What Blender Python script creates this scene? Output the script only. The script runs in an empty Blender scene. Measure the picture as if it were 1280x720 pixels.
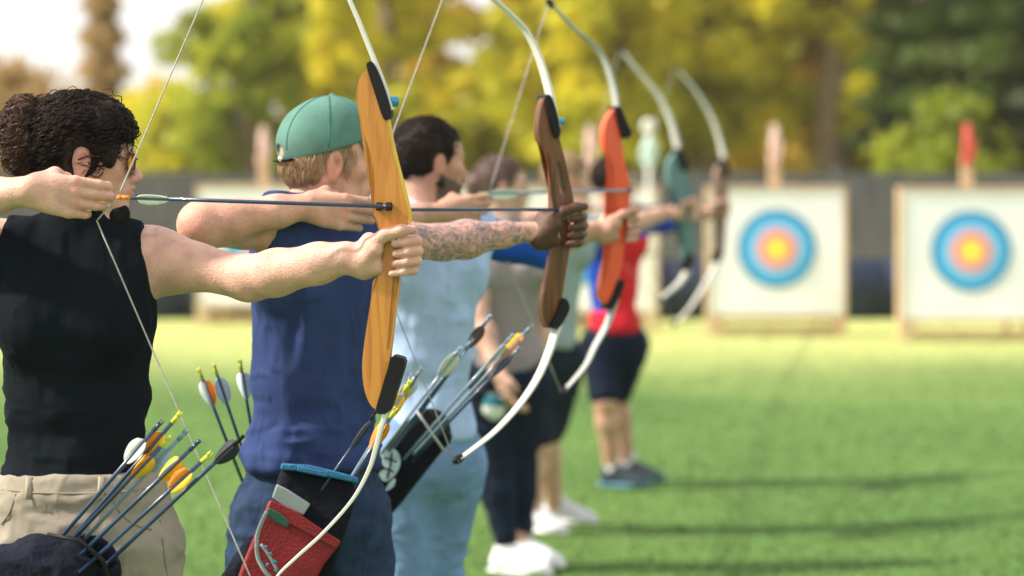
import bpy, bmesh, math, random
import numpy as np
from mathutils import Vector, Matrix
random.seed(7); RNG = np.random.RandomState(5)
S = bpy.context.scene
COL = S.collection
FP = 85/36*1280; CH = 1.6; HY = 198
R = math.radians
def W(px, py, Y): return Vector(((px-640)*Y/FP, Y, CH-(py-HY)*Y/FP))

# ------------------------------------------------------------------ materials
def newmat(name):
    m = bpy.data.materials.new(name); m.use_nodes = True
    nt = m.node_tree; b = nt.nodes['Principled BSDF']
    return m, nt, b
def N(nt, t, **kw):
    n = nt.nodes.new(t)
    for k, v in kw.items():
        if k in n.inputs.keys() if isinstance(k, str) else False: n.inputs[k].default_value = v
        else: setattr(n, k, v)
    return n
def objco(nt, sc=(1, 1, 1), kind='Object'):
    tc = nt.nodes.new('ShaderNodeTexCoord'); mp = nt.nodes.new('ShaderNodeMapping')
    mp.inputs['Scale'].default_value = sc
    nt.links.new(tc.outputs[kind], mp.inputs['Vector']); return mp.outputs['Vector']
def mat(name, c, rough=.6, var=.12, nscale=8, bump=0, bscale=60, metal=0, spec=.5, sc=(1, 1, 1), vcol=False, sss=0, trans=0, sheen=0, c2=None, coat=0, wr=0):
    m, nt, b = newmat(name)
    co = objco(nt, sc)
    nz = N(nt, 'ShaderNodeTexNoise'); nz.inputs['Scale'].default_value = nscale; nz.inputs['Detail'].default_value = 5
    nt.links.new(co, nz.inputs['Vector'])
    if vcol:
        at = N(nt, 'ShaderNodeVertexColor'); at.layer_name = 'Col'; base = at.outputs['Color']
        mr = N(nt, 'ShaderNodeMapRange'); mr.inputs[1].default_value = .3; mr.inputs[2].default_value = .7
        mr.inputs[3].default_value = 1-var; mr.inputs[4].default_value = 1+var
        nt.links.new(nz.outputs['Fac'], mr.inputs[0])
        vm = N(nt, 'ShaderNodeVectorMath', operation='SCALE')
        nt.links.new(base, vm.inputs[0]); nt.links.new(mr.outputs[0], vm.inputs['Scale'])
        nt.links.new(vm.outputs[0], b.inputs['Base Color'])
    else:
        cr = N(nt, 'ShaderNodeValToRGB'); e = cr.color_ramp.elements
        a = c2 if c2 else [x*(1-var) for x in c]; z = c if c2 else [min(1, x*(1+var)) for x in c]
        e[0].position = .35; e[0].color = (*a, 1); e[1].position = .65; e[1].color = (*z, 1)
        nt.links.new(nz.outputs['Fac'], cr.inputs['Fac']); nt.links.new(cr.outputs['Color'], b.inputs['Base Color'])
    b.inputs['Roughness'].default_value = rough; b.inputs['Metallic'].default_value = metal
    b.inputs['Specular IOR Level'].default_value = spec
    if sss:
        b.inputs['Subsurface Weight'].default_value = sss; b.inputs['Subsurface Radius'].default_value = (1, .35, .2); b.inputs['Subsurface Scale'].default_value = .012
    if sheen: b.inputs['Sheen Weight'].default_value = sheen
    if coat: b.inputs['Coat Weight'].default_value = coat
    if bump:
        n2 = N(nt, 'ShaderNodeTexNoise'); n2.inputs['Scale'].default_value = bscale; n2.inputs['Detail'].default_value = 4
        nt.links.new(co, n2.inputs['Vector'])
        bp = N(nt, 'ShaderNodeBump'); bp.inputs['Strength'].default_value = bump; bp.inputs['Distance'].default_value = .01
        nt.links.new(n2.outputs['Fac'], bp.inputs['Height']); nt.links.new(bp.outputs['Normal'], b.inputs['Normal'])
        if wr:
            prev = bp
            for scv, st_ in (((9, 9, 3.2), 1), ((5, 5, 12), .7), ((22, 22, 9), .45)):
                c3 = objco(nt, scv); w_ = N(nt, 'ShaderNodeTexNoise'); w_.noise_type = 'RIDGED_MULTIFRACTAL'; w_.inputs['Scale'].default_value = 1; w_.inputs['Detail'].default_value = 1.5; w_.inputs['Distortion'].default_value = 1.2
                nt.links.new(c3, w_.inputs['Vector']); b2 = N(nt, 'ShaderNodeBump'); b2.inputs['Strength'].default_value = wr*st_; b2.inputs['Distance'].default_value = .012
                nt.links.new(w_.outputs['Fac'], b2.inputs['Height']); nt.links.new(prev.outputs['Normal'], b2.inputs['Normal']); prev = b2
            nt.links.new(prev.outputs['Normal'], b.inputs['Normal'])
    return m
def skinmat():
    m = mat('skin', (1, 1, 1), rough=.46, var=.17, nscale=26, bump=.28, bscale=240, vcol=True, sss=.25, spec=.4)
    nt = m.node_tree; b = nt.nodes['Principled BSDF']
    src = b.inputs['Base Color'].links[0].from_socket
    at = [n for n in nt.nodes if n.type == 'VERTEX_COLOR'][0]
    co = objco(nt, (1, 1, 1.3))
    nz = N(nt, 'ShaderNodeTexNoise'); nz.inputs['Scale'].default_value = 26; nz.inputs['Detail'].default_value = 2; nz.inputs['Distortion'].default_value = 2.5
    nt.links.new(co, nz.inputs['Vector'])
    r = N(nt, 'ShaderNodeValToRGB'); e = r.color_ramp.elements
    e[0].position = .40; e[0].color = (0, 0, 0, 1); e[1].position = .45; e[1].color = (1, 1, 1, 1)
    k = r.color_ramp.elements.new(.52); k.color = (1, 1, 1, 1); k = r.color_ramp.elements.new(.56); k.color = (.1, .1, .1, 1)
    nt.links.new(nz.outputs['Fac'], r.inputs['Fac'])
    iv = N(nt, 'ShaderNodeMath', operation='SUBTRACT'); iv.inputs[0].default_value = 1; nt.links.new(at.outputs['Alpha'], iv.inputs[1])
    mu = N(nt, 'ShaderNodeMath', operation='MULTIPLY'); nt.links.new(r.outputs['Color'], mu.inputs[0]); nt.links.new(iv.outputs[0], mu.inputs[1])
    mx = N(nt, 'ShaderNodeMix', data_type='RGBA'); nt.links.new(mu.outputs[0], mx.inputs[0])
    nt.links.new(src, mx.inputs[6]); mx.inputs[7].default_value = (.10, .14, .20, 1)
    nt.links.new(mx.outputs[2], b.inputs['Base Color'])
    return m
def woodmat(name, c1, c2, sc=(40, 40, 3), rough=.42, coat=.12):
    m, nt, b = newmat(name); co = objco(nt, sc)
    nz = N(nt, 'ShaderNodeTexNoise'); nz.inputs['Scale'].default_value = 1.6; nz.inputs['Detail'].default_value = 6; nz.inputs['Distortion'].default_value = .8
    nt.links.new(co, nz.inputs['Vector'])
    cr = N(nt, 'ShaderNodeValToRGB'); e = cr.color_ramp.elements
    e[0].position = .36; e[0].color = (*c2, 1); e[1].position = .56; e[1].color = (*c1, 1)
    nt.links.new(nz.outputs['Fac'], cr.inputs['Fac']); nt.links.new(cr.outputs['Color'], b.inputs['Base Color'])
    b.inputs['Roughness'].default_value = rough; b.inputs['Coat Weight'].default_value = coat; b.inputs['Coat Roughness'].default_value = .25
    bp = N(nt, 'ShaderNodeBump'); bp.inputs['Strength'].default_value = .15; bp.inputs['Distance'].default_value = .003
    nt.links.new(nz.outputs['Fac'], bp.inputs['Height']); nt.links.new(bp.outputs['Normal'], b.inputs['Normal'])
    return m
def leafmat(name, c, c2):
    m, nt, b = newmat(name); co = objco(nt, (1, 1, 1))
    nz = N(nt, 'ShaderNodeTexNoise'); nz.inputs['Scale'].default_value = .55; nz.inputs['Detail'].default_value = 4
    nt.links.new(co, nz.inputs['Vector'])
    cr = N(nt, 'ShaderNodeValToRGB'); e = cr.color_ramp.elements
    e[0].position = .38; e[0].color = (*c2, 1); e[1].position = .62; e[1].color = (*c, 1)
    nt.links.new(nz.outputs['Fac'], cr.inputs['Fac']); nt.links.new(cr.outputs['Color'], b.inputs['Base Color'])
    b.inputs['Roughness'].default_value = .6
    tr = N(nt, 'ShaderNodeBsdfTranslucent'); nt.links.new(cr.outputs['Color'], tr.inputs['Color'])
    mx = N(nt, 'ShaderNodeMixShader'); mx.inputs[0].default_value = .5
    out = nt.nodes['Material Output']
    nt.links.new(b.outputs[0], mx.inputs[1]); nt.links.new(tr.outputs[0], mx.inputs[2]); nt.links.new(mx.outputs[0], out.inputs['Surface'])
    return m
M = {}
M['skin'] = skinmat()
M['cloth'] = mat('cloth', (1, 1, 1), rough=.92, var=.10, nscale=14, bump=.18, bscale=420, vcol=True, spec=.08, wr=.95)
M['cloth_dark'] = mat('dark_jersey', (1, 1, 1), rough=.95, var=.15, nscale=9, bump=.2, bscale=500, vcol=True, spec=.12, wr=1.0)
M['denim'] = mat('denim', (1, 1, 1), rough=.95, var=.25, nscale=26, bump=.25, bscale=500, vcol=True, spec=.12, wr=1.0)
M['shoe'] = mat('shoe', (1, 1, 1), rough=.55, var=.08, vcol=True)
M['hair_black'] = mat('black_hair', (.020, .012, .010), rough=.5, var=.5, nscale=60, spec=.18, bump=.5, bscale=150)
M['hair_brown'] = mat('brown_hair', (.075, .038, .026), rough=.5, var=.5, nscale=50, spec=.3, bump=.5, bscale=150)
M['hair_mauve'] = mat('faded_brown_hair', (.13, .08, .07), rough=.5, var=.4, nscale=50, spec=.3)
M['hair_blond'] = mat('blond_hair', (.46, .33, .20), rough=.55, var=.4, nscale=30, spec=.2, bump=.2, bscale=150, c2=(.32, .22, .13))
M['gloveleather'] = mat('brown_leather', (.085, .036, .018), rough=.55, var=.2, nscale=40, bump=.3, bscale=200)
M['cap'] = mat('green_cap_cotton', (.11, .235, .20), rough=.9, var=.10, nscale=20, bump=.25, bscale=400, spec=.15)
M['wood'] = woodmat('honey_wood', (.62, .26, .045), (.48, .17, .026))
M['woodedge'] = woodmat('sunlit_edge_wood', (.85, .56, .06), (.75, .42, .04))  # yellow tone paints sunlight on the riser's side edge
M['brown'] = woodmat('walnut_wood', (.17, .060, .016), (.06, .022, .010))
M['red'] = mat('orange_red_lacquer', (.80, .09, .02), rough=.35, var=.08, coat=.4)
M['teal'] = mat('teal_lacquer', (.10, .20, .21), rough=.4)
M['farriser'] = woodmat('pinkish_brown_wood', (.30, .18, .14), (.2, .12, .09))
M['palewood'] = woodmat('pale_wood', (.62, .45, .28), (.5, .33, .18), sc=(10, 10, 2), rough=.7, coat=0)
M['blackpad'] = mat('matte_black_plastic', (.008, .008, .011), rough=.6, spec=.25, var=.3)
M['bluemetal'] = mat('anodised_blue_metal', (.05, .30, .50), rough=.3, metal=.6)
M['darkmetal'] = mat('dark_metal', (.03, .035, .05), rough=.35, metal=.6)
M['limbwhite'] = mat('white_limb_laminate', (.74, .72, .68), rough=.35, var=.05, coat=.3)
M['limbgrey'] = mat('grey_limb_laminate', (.42, .44, .42), rough=.4, var=.05)
M['limbdark'] = mat('dark_limb_laminate', (.12, .11, .10), rough=.4, var=.05)
M['string'] = mat('bow_string', (.45, .42, .40), rough=.7, var=.2, nscale=200)
M['serving'] = mat('string_serving', (.05, .05, .06), rough=.7)
M['shaft'] = mat('blue_black_shaft', (.018, .045, .11), rough=.28, var=.3, coat=.5)
M['shaftlight'] = mat('pale_blue_shaft', (.20, .30, .40), rough=.3, var=.2, coat=.4)
for k, c in dict(fw=(.78, .80, .74), fy=(.85, .48, .02), fo=(.85, .26, .02), fb=(.35, .55, .70), fk=(.02, .025, .035), fbr=(.13, .07, .03), fl=(.70, .78, .90)).items():
    M[k] = mat('feather_'+dict(fw='white', fy='yellow', fo='orange', fb='pale_blue', fk='black', fbr='brown', fl='blue_white')[k], c, rough=.65, var=.12, nscale=90, bump=.2, bscale=300)
M['nock'] = mat('yellow_green_nock', (.60, .62, .05), rough=.35)
M['qblack'] = mat('black_canvas', (.008, .010, .018), rough=.9, spec=.12, var=.4, nscale=12, bump=.5, bscale=90)
M['qred'] = mat('red_nylon', (.24, .006, .014), rough=.65, var=.15, nscale=14, bump=.3, bscale=160)
M['qblue'] = mat('bright_blue_webbing', (.01, .13, .28), rough=.6, var=.2, nscale=40, bump=.4, bscale=120)
M['qwhite'] = mat('pale_grey_patch', (.27, .33, .33), rough=.7, var=.1)
M['qgreen'] = mat('dark_green_tab', (.02, .09, .06), rough=.7)
M['qteal'] = mat('white_blue_print', (.50, .66, .72), rough=.7, var=.2, nscale=60)
M['belt'] = mat('dark_brown_belt', (.03, .018, .014), rough=.6)
M['frame'] = mat('tortoiseshell_frame', (.12, .035, .02), rough=.25)
m, nt, b = newmat('orange_reflection_lens'); b.inputs['Base Color'].default_value = (.95, .42, .03, 1); b.inputs['Roughness'].default_value = .05; b.inputs['Transmission Weight'].default_value = .5; M['lens'] = m  # orange sun reflection put into the lens colour
M['foam'] = mat('white_foam', (.85, .87, .93), rough=.8, var=.04, nscale=3, bump=.2, bscale=30)
M['ty'] = mat('target_yellow', (.92, .74, .10), rough=.7, var=.04); M['tr'] = mat('target_red', (.88, .26, .32), rough=.7, var=.04)
M['tb'] = mat('target_blue', (.06, .42, .86), rough=.7, var=.04); M['tb2'] = mat('target_dark_blue', (.03, .30, .55), rough=.7, var=.04); M['tk'] = mat('target_black', (.02, .03, .05), rough=.7)
M['navy'] = mat('navy_tarpaulin', (.010, .022, .055), rough=.7, var=.3, nscale=3, bump=.5, bscale=5)
M['greyfence'] = mat('weathered_grey_boards', (.105, .105, .115), rough=.85, var=.2, nscale=2, sc=(6, 1, 1), bump=.3, bscale=12)
M['bark'] = mat('bark', (.22, .16, .11), rough=.95, var=.3, nscale=6, bump=.8, bscale=15)
M['flagred'] = mat('red_cloth', (.72, .10, .10), rough=.8); M['flagpink'] = mat('pink_white_cloth', (.80, .55, .52), rough=.8); M['flagteal'] = mat('pale_teal_cloth', (.55, .74, .72), rough=.8)

# ------------------------------------------------------------------ scene-graph helpers
def tag(o, label=None, cat=None, group=None, kind=None):
    if label: o['label'] = label
    if cat: o['category'] = cat
    if group: o['group'] = group
    if kind: o['kind'] = kind
    return o
def empty(name, loc, label, cat, group=None):
    o = bpy.data.objects.new(name, None); COL.objects.link(o); o.location = loc; o.empty_display_size = .1
    return tag(o, label, cat, group)
def link(name, me, mats, parent=None, smooth=True):
    o = bpy.data.objects.new(name, me); COL.objects.link(o)
    for m in (mats if isinstance(mats, (list, tuple)) else [mats]): me.materials.append(M[m] if isinstance(m, str) else m)
    if parent is not None:
        o.parent = parent; o.location = -Vector(parent.location) if parent.rotation_euler[:] == (0, 0, 0) else (0, 0, 0)
    if smooth and len(me.polygons): me.polygons.foreach_set('use_smooth', [True]*len(me.polygons))
    return o
def mesh_np(name, V, Fq):
    me = bpy.data.meshes.new(name); V = np.asarray(V, np.float32); Fq = np.asarray(Fq, np.int32)
    n = Fq.shape[1]
    me.vertices.add(len(V)); me.vertices.foreach_set('co', V.ravel())
    me.loops.add(Fq.size); me.loops.foreach_set('vertex_index', Fq.ravel())
    me.polygons.add(len(Fq)); me.polygons.foreach_set('loop_start', np.arange(0, Fq.size, n, dtype=np.int32))
    me.update(calc_edges=True); me.validate(); return me
def bm_mesh(name, bm):
    me = bpy.data.meshes.new(name); bmesh.ops.recalc_face_normals(bm, faces=bm.faces[:]); bm.to_mesh(me); bm.free(); return me
def sharp(o, ang=35):
    try: o.data.set_sharp_from_angle(angle=R(ang))
    except Exception: pass
    return o
def bevel(o, w=.003, seg=2):
    b = o.modifiers.new('b', 'BEVEL'); b.width = w; b.segments = seg; b.limit_method = 'ANGLE'; b.angle_limit = R(40); return o
def frame_from(t, hint=Vector((0, 0, 1))):
    t = t.normalized(); a = t.cross(hint)
    if a.length < 1e-4: a = t.cross(Vector((1, 0, 0)))
    a.normalize(); return t, a, a.cross(t).normalized()
def add_tube(bm, pts, rad, n=8, caps=True, mi=0, flat=None):
    pts = [Vector(p) for p in pts]; L = len(pts); rings = []
    if not hasattr(rad, '__len__'): rad = [rad]*L
    hint = None
    for i, p in enumerate(pts):
        t = (pts[min(i+1, L-1)]-pts[max(i-1, 0)])
        t.normalize()
        if hint is None: _, a, b = frame_from(t, Vector((.13, .2, 1)))
        else:
            a = hint-t*hint.dot(t); a.normalize(); b = a.cross(t)
        hint = a
        rings.append([bm.verts.new(p+a*math.cos(q)*rad[i]+b*math.sin(q)*rad[i]*(flat or 1)) for q in [2*math.pi*j/n for j in range(n)]])
    for i in range(L-1):
        for j in range(n):
            f = bm.faces.new((rings[i][j], rings[i][(j+1) % n], rings[i+1][(j+1) % n], rings[i+1][j])); f.material_index = mi
    if caps:
        for r in (rings[0], rings[-1]):
            f = bm.faces.new(r); f.material_index = mi
def add_box(bm, c, s, Rm=None, mi=0):
    r = bmesh.ops.create_cube(bm, size=1); vs = r['verts']
    for v in vs:
        p = Vector((v.co.x*s[0], v.co.y*s[1], v.co.z*s[2]))
        if Rm is not None: p = Rm@p
        v.co = p+Vector(c)
    for f in {f for v in vs for f in v.link_faces}: f.material_index = mi
def catmull(P, n=4, closed=False):
    P = [Vector(p) for p in P]; L = len(P); out = []
    for i in range(L if closed else L-1):
        g = lambda k: P[k % L] if closed else P[max(0, min(L-1, k))]
        p0, p1, p2, p3 = g(i-1), g(i), g(i+1), g(i+2)
        for j in range(n):
            t = j/n
            out.append(.5*((2*p1)+(p2-p0)*t+(2*p0-5*p1+4*p2-p3)*t*t+(3*p1-p0-3*p2+p3)*t**3))
    if not closed: out.append(P[-1])
    return out

# ------------------------------------------------------------------ noise
LAT = RNG.rand(33, 33, 33).astype(np.float32)
def vnoise(P):
    P = np.asarray(P, np.float64); i = np.floor(P).astype(int); f = P-i; f = f*f*(3-2*f); i %= 32
    o = 0
    for dx in (0, 1):
        wx = f[:, 0] if dx else 1-f[:, 0]
        for dy in (0, 1):
            wy = f[:, 1] if dy else 1-f[:, 1]
            for dz in (0, 1):
                wz = f[:, 2] if dz else 1-f[:, 2]
                o = o+wx*wy*wz*LAT[i[:, 0]+dx, i[:, 1]+dy, i[:, 2]+dz]
    return o*2-1
def fold(amp, sc, dirs=None):
    def f(P):
        q = P*np.array(sc)+3.3
        w = vnoise(P*4+7.7)[:, None]*.9
        a = vnoise(q+w); b = vnoise(q*2.1+w*1.5+11)
        return amp*((1-np.abs(a)*2.2)*.6+(1-np.abs(b)*2)*.3)
    return f

# ------------------------------------------------------------------ SDF figures
def surface_nets(F, lo, h):
    s = F < 0
    c = np.zeros(tuple(n-1 for n in F.shape), np.int8)
    for dx in (0, 1):
        for dy in (0, 1):
            for dz in (0, 1):
                c += s[dx:F.shape[0]-1+dx, dy:F.shape[1]-1+dy, dz:F.shape[2]-1+dz]
    act = np.argwhere((c > 0) & (c < 8)); idx = -np.ones(c.shape, np.int32); idx[tuple(act.T)] = np.arange(len(act))
    acc = np.zeros((len(act), 3)); cnt = np.zeros(len(act))
    corners = [(x, y, z) for x in (0, 1) for y in (0, 1) for z in (0, 1)]
    V = {k: F[act[:, 0]+k[0], act[:, 1]+k[1], act[:, 2]+k[2]].astype(np.float64) for k in corners}
    for a in corners:
        for ax in range(3):
            if a[ax]: continue
            b = list(a); b[ax] = 1; b = tuple(b)
            va, vb = V[a], V[b]; m = (va < 0) != (vb < 0)
            t = np.where(m, va/np.where(m, va-vb, 1), 0)
            p = np.tile(np.array(a, float), (len(act), 1)); p[:, ax] += t
            acc += p*m[:, None]; cnt += m
    P = (act+acc/np.maximum(cnt, 1)[:, None])*h+np.array(lo)
    quads = []
    for ax in range(3):
        sl0 = [slice(None)]*3; sl1 = [slice(None)]*3; sl0[ax] = slice(0, -1); sl1[ax] = slice(1, None)
        d = s[tuple(sl0)] != s[tuple(sl1)]
        e = np.argwhere(d); u, v = [(1, 2), (2, 0), (0, 1)][ax]
        ok = (e[:, u] > 0) & (e[:, v] > 0) & (e[:, u] < F.shape[u]-1) & (e[:, v] < F.shape[v]-1); e = e[ok]
        def cell(du, dv):
            q = e.copy(); q[:, u] += du; q[:, v] += dv; return idx[q[:, 0], q[:, 1], q[:, 2]]
        q = np.stack([cell(-1, -1), cell(0, -1), cell(0, 0), cell(-1, 0)], 1)
        ins = s[e[:, 0], e[:, 1], e[:, 2]]
        q[~ins] = q[~ins][:, ::-1]; quads.append(q)
    return P, np.concatenate(quads)
class Fig:
    def __init__(s): s.pr = []
    def cone(s, a, b, ra, rb, k=.02, op='u'): s.pr.append(('c', np.array(a, float), np.array(b, float), ra, rb, k, op))
    def ell(s, c, r, Rm=None, k=.02, op='u'):
        Rm = np.eye(3) if Rm is None else np.array(Rm, float)
        s.pr.append(('e', np.array(c, float), np.array(r, float), Rm, None, k, op))
    def plane(s, p, n, box=None, k=.004): s.pr.append(('p', np.array(p, float), np.array(n, float)/np.linalg.norm(n), box, None, k, 'i'))
    def chain(s, pts, rad, k=.006):
        for i in range(len(pts)-1): s.cone(pts[i], pts[i+1], rad[i], rad[i+1], k)
    def grid(s, lo, hi, h):
        lo = np.array(lo); n = np.ceil((np.array(hi)-lo)/h).astype(int)+1
        F = np.ones(n, np.float32); ax = [lo[i]+h*np.arange(n[i]) for i in range(3)]
        for t, A, B, C_, D_, k, op in s.pr:
            if t == 'c': bl, bh = np.minimum(A-C_, B-D_), np.maximum(A+C_, B+D_); bl = np.minimum(A, B)-max(C_, D_); bh = np.maximum(A, B)+max(C_, D_)
            elif t == 'e': m = B.max(); bl, bh = A-m, A+m
            else:
                bl, bh = (lo, np.array(hi)) if C_ is None else (np.array(C_[0]), np.array(C_[1]))
            if t != 'p': bl = bl-k-3*h; bh = bh+k+3*h
            i0 = np.clip(np.floor((bl-lo)/h).astype(int), 0, n); i1 = np.clip(np.ceil((bh-lo)/h).astype(int)+1, 0, n)
            if np.any(i1 <= i0): continue
            sl = tuple(slice(i0[j], i1[j]) for j in range(3))
            X = ax[0][sl[0]][:, None, None].astype(np.float32); Y = ax[1][sl[1]][None, :, None].astype(np.float32); Z = ax[2][sl[2]][None, None, :].astype(np.float32)
            if t == 'c':
                ab = B-A; L2 = max(float(ab@ab), 1e-9)
                tt = np.clip(((X-A[0])*ab[0]+(Y-A[1])*ab[1]+(Z-A[2])*ab[2])/L2, 0, 1)
                d = np.sqrt((X-A[0]-ab[0]*tt)**2+(Y-A[1]-ab[1]*tt)**2+(Z-A[2]-ab[2]*tt)**2)-(C_+(D_-C_)*tt)
            elif t == 'e':
                q = [((X-A[0])*C_[0, j]+(Y-A[1])*C_[1, j]+(Z-A[2])*C_[2, j]) for j in range(3)]
                k0 = np.sqrt(sum((q[j]/B[j])**2 for j in range(3))); k1 = np.sqrt(sum((q[j]/B[j]**2)**2 for j in range(3)))
                d = k0*(k0-1)/np.maximum(k1, 1e-6)
            else: d = (X-A[0])*B[0]+(Y-A[1])*B[1]+(Z-A[2])*B[2]
            G = F[sl]
            if op == 'u':
                hh = np.maximum(k-np.abs(G-d), 0)/k; F[sl] = np.minimum(G, d)-hh*hh*k*.25
            else:
                if op == 's': d = -d
                hh = np.maximum(k-np.abs(G-d), 0)/k; F[sl] = np.maximum(G, d)+hh*hh*k*.25
        return surface_nets(F, lo, h)
    def bounds(s):
        L = []; H = []
        for t, A, B, C_, D_, k, op in s.pr:
            if op != 'u': continue
            if t == 'c': L.append(np.minimum(A, B)-max(C_, D_)); H.append(np.maximum(A, B)+max(C_, D_))
            else: L.append(A-B.max()); H.append(A+B.max())
        return np.min(L, 0)-.02, np.max(H, 0)+.02
    def mesh(s, name, mt, parent, h=.008, fine=(), hf=.003, color=None, disp=None, smooth_it=1):
        lo, hi = s.bounds(); P, Q = s.grid(lo, hi, h)
        if len(fine):
            cen = P[Q].mean(1); keep = np.ones(len(Q), bool)
            for c, r in fine: keep &= ~np.all(np.abs(cen-np.array(c)) < np.array(r)-h*.6, axis=1)
            Q = Q[keep]; Ps = [P]; Qs = [Q]; off = len(P)
            for c, r in fine:
                c = np.array(c); r = np.array(r)
                # grow the box a little so the two levels overlap
                p, q = s.grid(c-r-hf, c+r+hf, hf)
                Ps.append(p); Qs.append(q+off); off += len(p)
            P = np.concatenate(Ps); Q = np.concatenate(Qs)
        me = mesh_np(name, P, Q)
        if disp is not None:
            nn = np.zeros(len(P)*3, np.float32); me.vertices.foreach_get('normal', nn) if False else None
            vn = np.empty(len(P)*3, np.float32); me.vertex_normals.foreach_get('vector', vn); vn = vn.reshape(-1, 3)
            P = P+vn*disp(P)[:, None]; me.vertices.foreach_set('co', P.astype(np.float32).ravel()); me.update()
        if color is not None:
            ca = me.color_attributes.new('Col', 'FLOAT_COLOR', 'POINT')
            c = color(P) if callable(color) else np.tile(np.array(color, float), (len(P), 1))
            if c.shape[1] == 3: c = np.concatenate([c, np.ones((len(c), 1))], 1)
            ca.data.foreach_set('color', c.astype(np.float32).ravel())
        return link(name, me, mt, parent)

def head_frame(yaw, pitch=0, roll=0):
    # columns forward, left, up ; yaw measured from +X towards +Y, pitch up positive
    f = Vector((math.cos(R(yaw))*math.cos(R(pitch)), math.sin(R(yaw))*math.cos(R(pitch)), math.sin(R(pitch))))
    l = Vector((-math.sin(R(yaw)), math.cos(R(yaw)), 0)); u = f.cross(l)
    if roll:
        q = Matrix.Rotation(R(roll), 3, f); l = q@l; u = q@u
    return np.array([[f.x, l.x, u.x], [f.y, l.y, u.y], [f.z, l.z, u.z]])
class Head:
    def __init__(s, O, Rm, sc=1.0): s.O = np.array(O, float); s.R = Rm; s.s = sc
    def p(s, x, y, z): return s.O+s.R@(np.array([x, y, z])*s.s)
    def loc(s, P): return (P-s.O)@s.R/s.s
    def build(s, f, neck, female=False):
        E = lambda c, r, k=.015, op='u': f.ell(s.p(*c), np.array(r)*s.s, s.R, k, op)
        C = lambda a, b, ra, rb, k=.012, op='u': f.cone(s.p(*a), s.p(*b), ra*s.s, rb*s.s, k, op)
        j = .9 if female else 1
        E((-.012, 0, .033), (.094, .073, .080)); E((.045, 0, .030), (.042, .058, .048), .03)
        E((.040, 0, -.028), (.048, .052, .062), .03); E((.030, 0, -.062), (.052, .044*j, .040), .025)
        for y in (-1, 1):
            C((-.008, y*.050*j, -.048), (.062, y*.016*j, -.089), .017, .014, .02)
            E((.058, y*.036, -.018), (.024, .022, .020), .02)
            C((.079, y*.040, .020), (.090, y*.010, .019), .009, .009, .014)
            E((.104, y*.032, -.001), (.019, .017, .013), .012, 's')
            E((.0735, y*.031, -.001), (.0135, .0135, .0125), .003)
            C((.083, y*.042, .008), (.088, y*.022, .0085), .0042, .0042, .004)
            C((.083, y*.042, -.011), (.088, y*.022, -.011), .0035, .0035, .004)
            E((.099, y*.0105, -.036), (.010, .0075, .007), .006)
            E((-.004, y*.074, -.006), (.019, .009, .030), .006); E((-.006, y*.071, -.034), (.010, .007, .012), .008)
            E((.001, y*.084, -.004), (.010, .007, .017), .005, 's')
        C((.086, 0, .012), (.108, 0, -.027), .0075, .0095, .012); E((.110, 0, -.031), (.0105, .0095, .0085), .008)
        E((.082, 0, -.060), (.018, .026, .022), .015)
        C((.092, -.018, -.0585), (.101, 0, -.0545), .0045, .0055, .005); C((.092, .018, -.0585), (.101, 0, -.0545), .0045, .0055, .005)
        C((.091, -.017, -.064), (.099, 0, -.0665), .0045, .0062, .005); C((.091, .017, -.064), (.099, 0, -.0665), .0045, .0062, .005)
        C((.100, -.024, -.0615), (.106, 0, -.0605), .002, .002, .003, 's'); C((.100, .024, -.0615), (.106, 0, -.0605), .002, .002, .003, 's')
        E((.078, 0, -.092), (.018, .020, .016), .015)
        nb = np.array(neck, float); rn = .050 if female else .057
        C1 = s.p(-.022, 0, -.045); f.cone(C1, nb, rn*s.s, (rn+.008)*s.s, .03); f.cone(s.p(.02, 0, -.075), nb, .032*s.s, rn*s.s, .03)
    def color(s, P, base, beard=None, lip=(.50, .16, .14)):
        L = s.loc(P); c = np.tile(np.array(base, float), (len(P), 1))
        def blend(m, col): nonlocal c; c = c*(1-m[:, None])+np.array(col)*m[:, None]
        g = lambda ctr, r: np.exp(-(((L-np.array(ctr))/np.array(r))**2).sum(1))
        red = np.array(base)*np.array([1.02, .72, .70])
        for y in (-1, 1):
            blend(g((0, y*.08, -.005), (.025, .02, .035))*.75, red); blend(g((.07, y*.04, -.025), (.025, .02, .02))*.45, red)
        blend(g((.11, 0, -.03), (.018, .018, .02))*.45, red)
        if beard is not None:
            m = (np.clip((L[:, 0]-(-.012))/.01, 0, 1)*np.clip((-.030-L[:, 2]+(L[:, 0]-.02)*-.35)/.012, 0, 1)*np.clip((L[:, 2]+.125)/.01, 0, 1))
            m = m*((L**2).sum(1) < .0196)*(np.abs(L[:, 1]) < .08); m = np.maximum(m, g((.1, 0, -.047), (.012, .026, .006))); blend(np.clip(m, 0, 1)*.88, beard)
        blend(np.clip(g((.100, 0, -.0605), (.014, .020, .0085))*1.3, 0, 1)*.8, lip)
        for y in (-1, 1):
            m = (((L-np.array((.0735, y*.031, -.001)))/.0137)**2).sum(1) < 1.06; m &= np.abs(L[:, 2]+.001) < .0075
            blend(m*1., (.75, .72, .68)); m2 = m & (np.hypot(L[:, 1]-y*.030, L[:, 2]+.001) < .006); blend(m2*1., (.05, .03, .02))
            m = np.exp(-((L[:, 2]-(.024-.15*np.abs(np.abs(L[:, 1])-.028)))/.0045)**2)*np.clip((L[:, 0]-.06)/.01, 0, 1)*(np.abs(np.abs(L[:, 1])-.03) < .02)
            blend(m*.8*(.5), (.05, .03, .02))
        return c

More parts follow.
